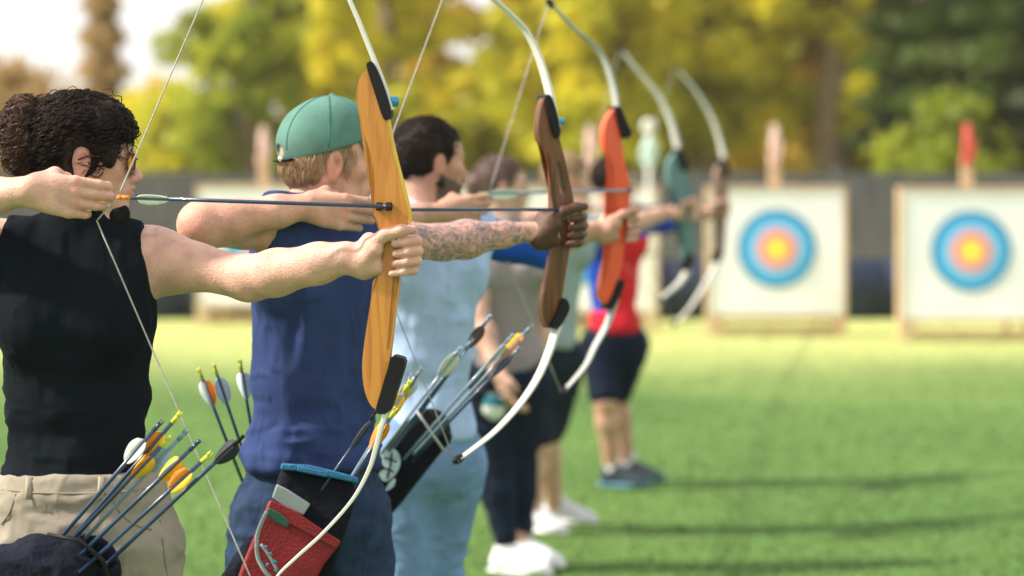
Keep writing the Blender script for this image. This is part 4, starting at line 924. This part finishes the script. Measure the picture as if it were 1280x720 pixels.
for (x, y, x2, y2) in ((480, 572, 496, 578), (478, 585, 492, 590), (490, 566, 484, 598), (464, 610, 472, 606)):
    bm = bmesh.new(); add_tube(bm, [Q2(x, y, -.0545), Q2((x+x2)/2+1, (y+y2)/2-1, -.0548), Q2(x2, y2, -.0545)], .0022, 6); link('emblem_line', bm_mesh('emblem_line', bm), 'qblack', root)
bm = bmesh.new(); add_tube(bm, [W(557, 566, 5.92), W(540, 542, 5.92), W(521, 514, 5.92)], .0035, 6); link('cord', bm_mesh('cord', bm), 'limbgrey', root)
gl = 'arrows in the black quiver with the emblem'
for i, (t, q, fl, lab, sm, kw) in enumerate([((575, 436), (490, 548), 'fw', 'arrow with an oval white feather in front of the pale blue shirt', 'shaftlight', dict(off=.03, vane=.085)),
    ((612, 396), (512, 535), 'fbr', 'arrow with a dark brown feather, above the white-feathered one', 'shaft', dict(vh=.013)),
    ((664, 408), (545, 538), 'fo', 'arrow with orange and yellow feathers reaching farthest right over the mauve grey top', 'shaftlight', dict(fm2='fy', vane=.09, vh=.014)),
    ((526, 462), (462, 560), 'fl', 'short blue-white feathered arrow right beside the black limb pad', 'shaft', dict(vh=.015)),
    ((590, 425), (500, 545), 'fb', 'pale blue arrow between the white-feathered and the brown-feathered ones', 'shaft', dict(vh=.006)),
    ((648, 436), (540, 550), 'fk', 'thin dark arrow just below the orange and yellow-feathered one', 'shaft', dict(vh=.006)),
    ((514, 470), (462, 575), 'fy', 'arrow with a bright yellow feather at the bow\'s lower limb pad', 'shaft', dict(vh=.013)),
    ((640, 420), (530, 545), 'fl', 'slim arrow with narrow blue-white vanes among the arrows over the pale blue shirt', 'shaftlight', dict(vh=.006))]):
    arrow(lab, W(t[0], t[1], 5.86), W(q[0], q[1], 5.98), fl, shaftm=sm, group=gl, length=.50, nockm='shaftlight', sr=.0042, **kw)
# ---- arrows behind the blond archer, in a hip quiver
root = empty('quiver', W(330, 640, 5.78), 'small dark quiver mostly hidden behind the jeans, holding the blue-white feathered arrows', 'quiver', 'quivers')
f = Fig(); f.cone(vx(W(326, 615, 5.78)), vx(W(352, 700, 5.76)), .035, .045, .02); f.mesh('body', 'qblack', root, .006)
for t, q, lab in (((249, 463), (318, 640), 'leftmost of the three blue-white feathered arrows above the grass'), ((268, 458), (326, 630), 'middle one of the three blue-white feathered arrows above the grass'), ((300, 452), (330, 625), 'rightmost of the three blue-white feathered arrows, touching the blue shirt')):
    arrow(lab, W(t[0], t[1], 5.62), W(q[0], q[1], 5.76), 'fl', group='blue-white feathered arrows behind the jeans', length=.40, vh=.017, vane=.075, fm2='fo' if t[0] < 280 else 'fl', sr=.004)
# item at the hip of the woman in leggings
root = empty('waist_pouch', W(622, 505, 9.1), 'white and teal waist pouch hanging at the hip over black leggings', 'pouch')
f = Fig(); f.ell(vx(W(618, 508, 9.12)), (.045, .03, .05), None, .01); f.mesh('pouch_body', 'cloth', root, .006, color=lambda P: np.where(np.abs(P[:, 2:3]-W(618, 500, 9.12).z) < .022, np.array([[.03, .16, .20]]), np.array([[.7, .72, .7]])), disp=fold(.004, (20, 20, 20)))
bm = bmesh.new(); add_tube(bm, [W(596, 488, 9.15), W(620, 492, 9.05), W(650, 488, 9.1), W(674, 482, 9.25)], .010, 6, flat=.4); link('belt', bm_mesh('belt', bm), 'blackpad', root)

# ================================================================== RANGE: ground, targets, barriers, trees
m, nt, b = newmat('mown_grass'); co = objco(nt, (1, 1, 1))
n1_ = N(nt, 'ShaderNodeTexNoise'); n1_.inputs['Scale'].default_value = .35; n1_.inputs['Detail'].default_value = 6; nt.links.new(co, n1_.inputs['Vector'])
n2_ = N(nt, 'ShaderNodeTexNoise'); n2_.inputs['Scale'].default_value = 9; n2_.inputs['Detail'].default_value = 6; nt.links.new(co, n2_.inputs['Vector'])
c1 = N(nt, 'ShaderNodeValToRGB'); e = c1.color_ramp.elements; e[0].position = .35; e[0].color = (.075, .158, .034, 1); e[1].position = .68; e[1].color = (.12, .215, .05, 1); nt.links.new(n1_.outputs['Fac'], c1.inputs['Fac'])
c2 = N(nt, 'ShaderNodeValToRGB'); e = c2.color_ramp.elements; e[0].position = .35; e[0].color = (.42, .47, .15, 1); e[1].position = .65; e[1].color = (.55, .58, .22, 1); nt.links.new(n2_.outputs['Fac'], c2.inputs['Fac'])  # far ramp: sunlight on the distant grass, put into the colour
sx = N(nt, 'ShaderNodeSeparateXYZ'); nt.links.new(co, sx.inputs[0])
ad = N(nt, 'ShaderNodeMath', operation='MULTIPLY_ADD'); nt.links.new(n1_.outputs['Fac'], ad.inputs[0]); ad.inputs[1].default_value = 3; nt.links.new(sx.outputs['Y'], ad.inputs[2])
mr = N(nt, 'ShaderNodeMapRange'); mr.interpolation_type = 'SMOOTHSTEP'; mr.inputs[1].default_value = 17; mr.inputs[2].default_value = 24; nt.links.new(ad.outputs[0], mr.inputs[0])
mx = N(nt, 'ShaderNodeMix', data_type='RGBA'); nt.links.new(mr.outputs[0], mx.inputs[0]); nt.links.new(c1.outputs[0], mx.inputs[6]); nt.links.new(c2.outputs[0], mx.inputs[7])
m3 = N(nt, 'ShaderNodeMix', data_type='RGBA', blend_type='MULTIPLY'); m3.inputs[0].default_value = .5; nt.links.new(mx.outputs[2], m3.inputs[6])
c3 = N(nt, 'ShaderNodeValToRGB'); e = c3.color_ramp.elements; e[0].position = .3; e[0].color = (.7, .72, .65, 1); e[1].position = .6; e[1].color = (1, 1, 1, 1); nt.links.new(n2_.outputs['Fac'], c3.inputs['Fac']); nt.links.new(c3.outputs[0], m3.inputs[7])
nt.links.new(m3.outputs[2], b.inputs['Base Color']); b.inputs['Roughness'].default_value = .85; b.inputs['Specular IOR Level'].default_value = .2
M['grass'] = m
bm = bmesh.new(); gs = [-600, -80, -30, -10, 0, 10, 30, 80, 600]; 
bmesh.ops.create_grid(bm, x_segments=40, y_segments=40, size=640)
tag(link('ground', bm_mesh('ground', bm), 'grass'), 'mown green grass field, with a sunlit yellower tone painted in towards the targets', 'lawn', kind='structure')
# short grass blades on the visible part of the field
rg = np.random.RandomState(2); n_ = 110000; yy = 8+(26-8)*rg.rand(n_)**1.3; xx = (rg.rand(n_)-.5)*(yy*.50+2)
hh = .007+.010*rg.rand(n_); an_ = rg.rand(n_)*6.28; wx_ = np.cos(an_)*.006; wy_ = np.sin(an_)*.006; lx = (rg.rand(n_)-.5)*.04; ly = (rg.rand(n_)-.5)*.04
V = np.stack([np.stack([xx-wx_, yy-wy_, 0*xx], 1), np.stack([xx+wx_, yy+wy_, 0*xx], 1), np.stack([xx+lx, yy+ly, hh], 1)], 1).reshape(-1, 3)
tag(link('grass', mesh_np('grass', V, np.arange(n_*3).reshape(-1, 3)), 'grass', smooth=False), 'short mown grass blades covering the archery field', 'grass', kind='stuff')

def target(px, Y, ang, label, flagm, post=True):
    c = W(px, 0, Y); x0, y0 = c.x, Y; root = empty('archery_target', (x0, y0, 0), label, 'archery target', 'archery targets in a row'); root.rotation_euler = (0, 0, R(ang))
    def part(name, bm, mt, bv=.006, par=root):
        o = bpy.data.objects.new(name, bm_mesh(name, bm)); COL.objects.link(o); o.parent = par
        for q in (mt if isinstance(mt, list) else [mt]): o.data.materials.append(M[q])
        if bv: bevel(o, bv)
        return o
    bm = bmesh.new(); add_box(bm, (0, 0, .755), (1.20, .14, 1.12)); part('foam_board', bm, 'foam', .012)
    for s in (-1, 1):
        bm = bmesh.new(); add_box(bm, (s*.615, .0, .755), (.028, .17, 1.18)); part('frame_rail', bm, 'palewood')
        bm = bmesh.new(); add_box(bm, (0, 0, .755+s*.578), (1.20, .17, .030)); part('frame_rail', bm, 'palewood')
        bm = bmesh.new(); add_box(bm, (s*.56, -.02, .085), (.14, .12, .165)); part('leg', bm, 'palewood')
    bm = bmesh.new(); add_box(bm, (0, .02, .055), (.97, .10, .07)); part('bottom_rail', bm, 'palewood')
    for s in (-1, 1):
        bm = bmesh.new(); add_box(bm, (s*.45, .38, .43), (.05, .05, 1.1), Matrix.Rotation(R(36), 3, 'X')); part('rear_leg', bm, 'palewood')
    bm = bmesh.new()
    for i, (r, mi) in enumerate(((.352, 4), (.343, 3), (.315, 3), (.225, 2), (.175, 1), (.160, 1), (.105, 0))):
        vs = [bm.verts.new((r*math.cos(q), -.0725-.0035*(i+1), .79+r*math.sin(q))) for q in np.linspace(0, 2*math.pi, 49)[:-1]]
        vb = [bm.verts.new((r*math.cos(q), -.0705, .79+r*math.sin(q))) for q in np.linspace(0, 2*math.pi, 49)[:-1]]
        f_ = bm.faces.new(vs); f_.material_index = {0: 0, 1: 1, 2: 2, 3: 2, 4: 3}[mi] if True else 0
        idx = [4, 3, 2, 5, 1, 1, 0][i]; f_.material_index = idx
        for j in range(48): ff = bm.faces.new((vs[j], vs[(j+1) % 48], vb[(j+1) % 48], vb[j])); ff.material_index = idx
    M.setdefault('tpale', mat('target_pale_blue', (.40, .62, .86), rough=.7, var=.03))
    part('target_face', bm, ['ty', 'tr', 'tb', 'tb2', 'tk', 'tpale'], 0)
    if post:
        bm = bmesh.new(); add_box(bm, (0, .12, 1.02), (.10, .05, 1.10)); part('post', bm, 'palewood')
        bm = bmesh.new(); rows = []
        for i in range(9):
            z = 1.90-i*.045; rows.append([bm.verts.new(((j-2)*.022*(.5+.5*math.sin(.5+i*.3)), .07+.018*math.sin(j*1.8+i*.7), z)) for j in range(5)])
        for i in range(8):
            for j in range(4): bm.faces.new((rows[i][j], rows[i][j+1], rows[i+1][j+1], rows[i+1][j]))
        o = part('wind_flag', bm, flagm, 0); md = o.modifiers.new('s', 'SOLIDIFY'); md.thickness = .03
        bm = bmesh.new(); add_tube(bm, [(0, .10, 1.5), (0, .10, 1.93)], .012, 8); part('flag_stick', bm, 'palewood', 0)
for a in ((970, 21.8, 0, 'white target board with blue, red and yellow rings, second from the right', 'flagpink'), (1212, 21.2, 0, 'white target board with blue, red and yellow rings at the right edge, red flag above', 'flagred'),
          (738, 22.4, 0, 'white target board partly hidden behind the archer in the red and blue shirt', 'flagpink'), (528, 22.9, 0, 'white target board hidden behind the bearded man', 'flagpink'),
          (328, 23.2, 0, 'leftmost target board, its lower corner showing under the woman\'s arm, pale flag above', 'flagpink')): target(*a, post=a[0] != 528)
c = W(811, 0, 21.5); root = empty('flag_pole', (c.x, 21.5, 0), 'thin white pole with a pale teal flag right of the orange-red bow', 'flag pole')
bm = bmesh.new(); add_tube(bm, [(c.x, 21.5, 0), (c.x, 21.5, 1.95)], .02, 8); link('pole', bm_mesh('pole', bm), 'limbwhite', root)
f = Fig(); f.ell((c.x, 21.5, 1.66), (.07, .03, .13), None, .02); f.mesh('flag', 'flagteal', root, .012, disp=fold(.02, (12, 12, 12))); f = Fig(); f.ell((c.x, 21.5, 1.88), (.065, .04, .07), None, .02); f.mesh('flag_top', 'limbwhite', root, .012)

# navy tarpaulin barrier (low) and grey board fence behind
def curtain(name, x0, x1, y, z0, z1, m, label, cat, wav=.05, fq=9):
    bm = bmesh.new(); n_ = 360; L = []; U = []
    for i in range(n_+1):
        x = x0+(x1-x0)*i/n_; q = y+wav*math.sin(x*fq)+wav*.5*math.sin(x*fq*2.3+1); L.append(bm.verts.new((x, q*1.0, z0))); U.append(bm.verts.new((x, y+(q-y)*.5, z1+.012*math.sin(x*1.7))))
    for i in range(n_): bm.faces.new((L[i], L[i+1], U[i+1], U[i]))
    o = tag(link(name, bm_mesh(name, bm), m), label, cat); md = o.modifiers.new('s', 'SOLIDIFY'); md.thickness = .02; return o
curtain('tarpaulin', -16, 18, 24.0, .0, .60, 'navy', 'low navy blue tarpaulin barrier hanging behind the targets', 'tarpaulin')
root = empty('board_fence', (0, 27, 0), 'long grey weathered board fence below the trees', 'fence'); bm = bmesh.new()
x = -22.
rr_ = random.Random(4)
while x < 24: add_box(bm, (x+.07, 27+rr_.uniform(-.004, .004), .72+rr_.uniform(-.01, .01)), (.136, .03, 1.44)); x += .142
link('boards', bm_mesh('boards', bm), 'greyfence', root, smooth=False)
for k in range(17):
    bm = bmesh.new(); add_box(bm, (-22+k*2.85, 27.08, .76), (.12, .12, 1.52)); link('post', bm_mesh('post', bm), 'greyfence', root, smooth=False)

# trees
M['lf_y'] = leafmat('yellow_green_leaves', (.80, .70, .05), (.55, .54, .04)); M['lf_g'] = leafmat('green_leaves', (.52, .54, .05), (.24, .30, .02)); M['lf_o'] = leafmat('golden_leaves', (.80, .60, .10), (.58, .45, .06))
M['lf_d'] = leafmat('dark_green_leaves', (.09, .14, .015), (.03, .05, .008)); M['lf_b'] = leafmat('brownish_leaves', (.55, .38, .16), (.36, .25, .10))
def crown(name, m, parent, Hh, Wd, z0, n, seed, size=.28, conifer=False, gap=.0):
    rg = np.random.RandomState(seed); P = []
    if conifer:
        t = rg.rand(n)**.8; z = z0+(Hh-z0)*t; lay = np.abs(((z*1.3) % 1)-.5)*2; rad = Wd*(1-t)**.85*(.45+.55*lay)*np.sqrt(rg.rand(n)); a = rg.rand(n)*6.283; P = np.stack([np.cos(a)*rad, np.sin(a)*rad, z-rad*.25], 1)
    else:
        nc = 46; C = rg.randn(nc, 3); C /= np.linalg.norm(C, axis=1)[:, None]; C *= (rg.rand(nc, 1)**.35)*np.array([Wd, Wd, (Hh-z0)/2])*.85; C[:, 2] += (Hh+z0)/2
        k = rg.randint(0, nc, n); cr = Wd*(.16+.20*rg.rand(nc))[k][:, None]; v = rg.randn(n, 3); v /= np.linalg.norm(v, axis=1)[:, None]; P = C[k]+v*cr*(rg.rand(n, 1)**.4)*np.array([1.1, 1.1, .8])
        P[:, 2] = np.maximum(P[:, 2], z0*.6)
    s = size*(.5+rg.rand(n))[:, None]; a = rg.randn(n, 3); a /= np.linalg.norm(a, axis=1)[:, None]; b = np.cross(a, rg.randn(n, 3)); b /= np.linalg.norm(b, axis=1)[:, None]
    V = np.stack([P-a*s*.5, P+b*s*.28, P+a*s*.5, P-b*s*.28], 1).reshape(-1, 3); o = link(name, mesh_np(name, V, np.arange(n*4).reshape(-1, 4)), m, None, smooth=False); o.parent = parent; return o
def tree(px, Y, Hh, Wd, m, label, n=9000, z0=.6, seed=1, conifer=False, size=.28, kind='broadleaf_tree'):
    c = W(px, 0, Y); root = empty(kind, (c.x, Y, 0), label, 'tree', 'trees beyond the fence'); rr = random.Random(seed)
    bm = bmesh.new(); tr_ = .035*Hh; add_tube(bm, [(0, 0, -.1), (rr.uniform(-.1, .1), 0, Hh*.3), (rr.uniform(-.25, .25), rr.uniform(-.2, .2), Hh*.6), (0, 0, Hh*.93)], [tr_*1.3, tr_, tr_*.6, tr_*.12], 9)
    for i in range(12):
        z = Hh*rr.uniform(.15, .8); a = rr.uniform(0, 6.28); L = Wd*rr.uniform(.4, .85)*(1-z/Hh*.4); add_tube(bm, [(0, 0, z), (math.cos(a)*L*.5, math.sin(a)*L*.5, z+L*.18), (math.cos(a)*L, math.sin(a)*L, z+L*(.5 if not conifer else -.05))], [tr_*.4, tr_*.25, .01], 5)
    o = link('trunk', bm_mesh('trunk', bm), 'bark', None); o.parent = root; crown('crown', m, root, Hh, Wd, z0, n, seed, size, conifer)
T = [(-30, 62, 4.6, 2.0, 'lf_b', 'thin brownish tree cut by the left edge of the picture', 2200, False), (30, 60, 4.2, 1.6, 'lf_b', 'low sparse brown tree just above the woman\'s bun', 1500, False),
     (128, 58, 8.5, 1.15, 'lf_b', 'tall narrow bronze-brown tree above the woman\'s head', 3400, True), (215, 55, 3.5, 1.7, 'lf_y', 'low yellow-green tree left of the tall pale flag', 5200, False), (205, 64, 4.0, 1.3, 'lf_o', 'slim golden tree behind the low yellow-green one, at the bow string', 1500, False),
     (310, 52, 6.6, 1.9, 'lf_g', 'spreading green tree with sky gaps, left of the green cap', 6500, False), (395, 56, 9.5, 2.5, 'lf_y', 'tall yellow-green tree directly behind the green cap', 12000, False),
     (480, 50, 8.5, 1.7, 'lf_y', 'bright yellow tree behind the honey-coloured bow', 9500, False), (552, 60, 8.0, 1.2, 'lf_o', 'golden tree behind the bearded man', 7000, False), (610, 54, 4.2, 1.7, 'lf_y', 'low bright yellow-green tree beside the brown bow\'s upper limb', 8000, False),
     (702, 58, 9.5, 1.9, 'lf_o', 'tall golden tree behind the brown bow', 11000, False), (745, 50, 8.5, 1.9, 'lf_y', 'yellow-green tree behind the orange-red bow', 11000, False), (800, 60, 10.5, 2.5, 'lf_g', 'tall mid-green tree behind the teal bow limb', 13000, False),
     (880, 52, 9.5, 2.0, 'lf_y', 'yellow-green tree behind the farthest bow', 12000, False), (960, 56, 10.5, 2.5, 'lf_o', 'broad golden tree above the target with the pale pink flag', 14000, False), (1040, 51, 9.5, 1.9, 'lf_y', 'yellow-green tree between the two right targets', 11000, False),
     (1100, 57, 9.5, 1.7, 'lf_o', 'bronze-gold tree bordering the dark conifers', 7000, False), (1150, 49, 12, 2.0, 'lf_d', 'dark green conifer left of the red flag', 12000, True), (1215, 47, 12, 2.2, 'lf_d', 'dark green conifer straight above the red flag', 13000, True),
     (1290, 45, 12, 2.4, 'lf_d', 'dark green conifer at the right edge', 13000, True), (1180, 44, 3.0, 1.1, 'lf_g', 'small green shrub in front of the dark conifers', 3500, False)]
for i, (px, Y_, Hh, Wd, m_, lab, n_, con) in enumerate(T): tree(px, Y_, Hh, Wd*(1.25 if px > 640 and not con else 1), m_, lab, int(n_*1.0), .25, 20+i, con, size=.32, kind='conifer' if con else 'broadleaf_tree')
# far woodland mass behind everything
root = None
rg = np.random.RandomState(9); n_ = 52000; xx = rg.rand(n_)*90-38; yy = 84+rg.rand(n_)*10; prof = np.interp(xx, [-38, -12, -9, -6, -3, 0, 2, 5, 52], [2.4, 2.4, 2.6, 3.0, 3.2, 3.4, 9, 13, 13])*(.75+.35*np.sin(xx*1.3)+.2*np.sin(xx*3.1)); zz = rg.rand(n_)*np.maximum(prof, 1.5)
P = np.stack([xx, yy, zz], 1); s = .55*(.5+rg.rand(n_))[:, None]; a = rg.randn(n_, 3); a /= np.linalg.norm(a, axis=1)[:, None]; b = np.cross(a, rg.randn(n_, 3)); b /= np.linalg.norm(b, axis=1)[:, None]
V = np.stack([P-a*s*.5, P+b*s*.35, P+a*s*.5, P-b*s*.35], 1).reshape(-1, 3)
tag(link('woodland', mesh_np('woodland', V, np.arange(n_*4).reshape(-1, 4)), 'lf_g', smooth=False), 'far green and gold woodland filling the gaps between the trees', 'woodland', kind='stuff')

# warm hazy air between the archers and the trees
hm = bpy.data.materials.new('haze'); hm.use_nodes = True; hn = hm.node_tree; hn.nodes.remove(hn.nodes['Principled BSDF'])
pv = hn.nodes.new('ShaderNodeVolumePrincipled'); pv.inputs['Color'].default_value = (1, .97, .88, 1); pv.inputs['Density'].default_value = .0006; pv.inputs['Anisotropy'].default_value = .3
hn.links.new(pv.outputs[0], hn.nodes['Material Output'].inputs['Volume']); M['haze'] = hm
bm = bmesh.new(); add_box(bm, (0, 0, 7.25), (1300, 1300, 16.5)); tag(link('haze', bm_mesh('haze', bm), 'haze', smooth=False), 'warm light haze in the air over the field', 'haze', kind='stuff')
# ================================================================== light, sky, camera
SUN_EL, SUN_AZ = 42, 187      # azimuth of the sun measured from +X towards +Y (deg)
w = bpy.data.worlds.new('World'); S.world = w; w.use_nodes = True; nt = w.node_tree
sky = nt.nodes.new('ShaderNodeTexSky'); sky.sky_type = 'NISHITA'; sky.sun_disc = False; sky.sun_elevation = R(SUN_EL); sky.sun_rotation = R(90-SUN_AZ); sky.air_density = 1.0; sky.dust_density = 3.0
bg = nt.nodes['Background']; bg.inputs['Strength'].default_value = .15
tc = nt.nodes.new('ShaderNodeTexCoord'); mp = nt.nodes.new('ShaderNodeMapping'); mp.inputs['Scale'].default_value = (1, 1, 3); nt.links.new(tc.outputs['Generated'], mp.inputs[0])
cn = nt.nodes.new('ShaderNodeTexNoise'); cn.inputs['Scale'].default_value = 1.6; cn.inputs['Detail'].default_value = 6; nt.links.new(mp.outputs[0], cn.inputs['Vector'])
cr = nt.nodes.new('ShaderNodeValToRGB'); e = cr.color_ramp.elements; e[0].position = .34; e[0].color = (.35, .35, .35, 1); e[1].position = .52; e[1].color = (1, 1, 1, 1); nt.links.new(cn.outputs['Fac'], cr.inputs[0])
cm = nt.nodes.new('ShaderNodeMix'); cm.data_type = 'RGBA'; nt.links.new(cr.outputs[0], cm.inputs[0]); nt.links.new(sky.outputs[0], cm.inputs[6]); cm.inputs[7].default_value = (4.5, 4.4, 4.3, 1)
nt.links.new(cm.outputs[2], bg.inputs['Color'])
sd = bpy.data.lights.new('sun', 'SUN'); sd.energy = 4.2; sd.angle = R(3.5); sd.color = (1, .90, .78); so = bpy.data.objects.new('sun', sd); COL.objects.link(so)
dirv = Vector((math.cos(R(SUN_EL))*math.cos(R(SUN_AZ)), math.cos(R(SUN_EL))*math.sin(R(SUN_AZ)), math.sin(R(SUN_EL)))); so.rotation_euler = dirv.to_track_quat('Z', 'Y').to_euler()
so.location = (-20, -20, 30)
cd = bpy.data.cameras.new('camera'); co_ = bpy.data.objects.new('camera', cd); COL.objects.link(co_); co_.location = (0, 0, CH); co_.rotation_euler = (R(90), 0, 0)
cd.lens = 85; cd.sensor_width = 36; cd.shift_y = -(360-HY)/1280; cd.clip_end = 2000; cd.dof.use_dof = True; cd.dof.focus_distance = 4.98; cd.dof.aperture_fstop = 2.05
S.camera = co_
S.render.engine = 'CYCLES'
S.view_settings.view_transform = 'Standard'; S.view_settings.look = 'None'; S.view_settings.gamma = 1; S.view_settings.exposure = .85
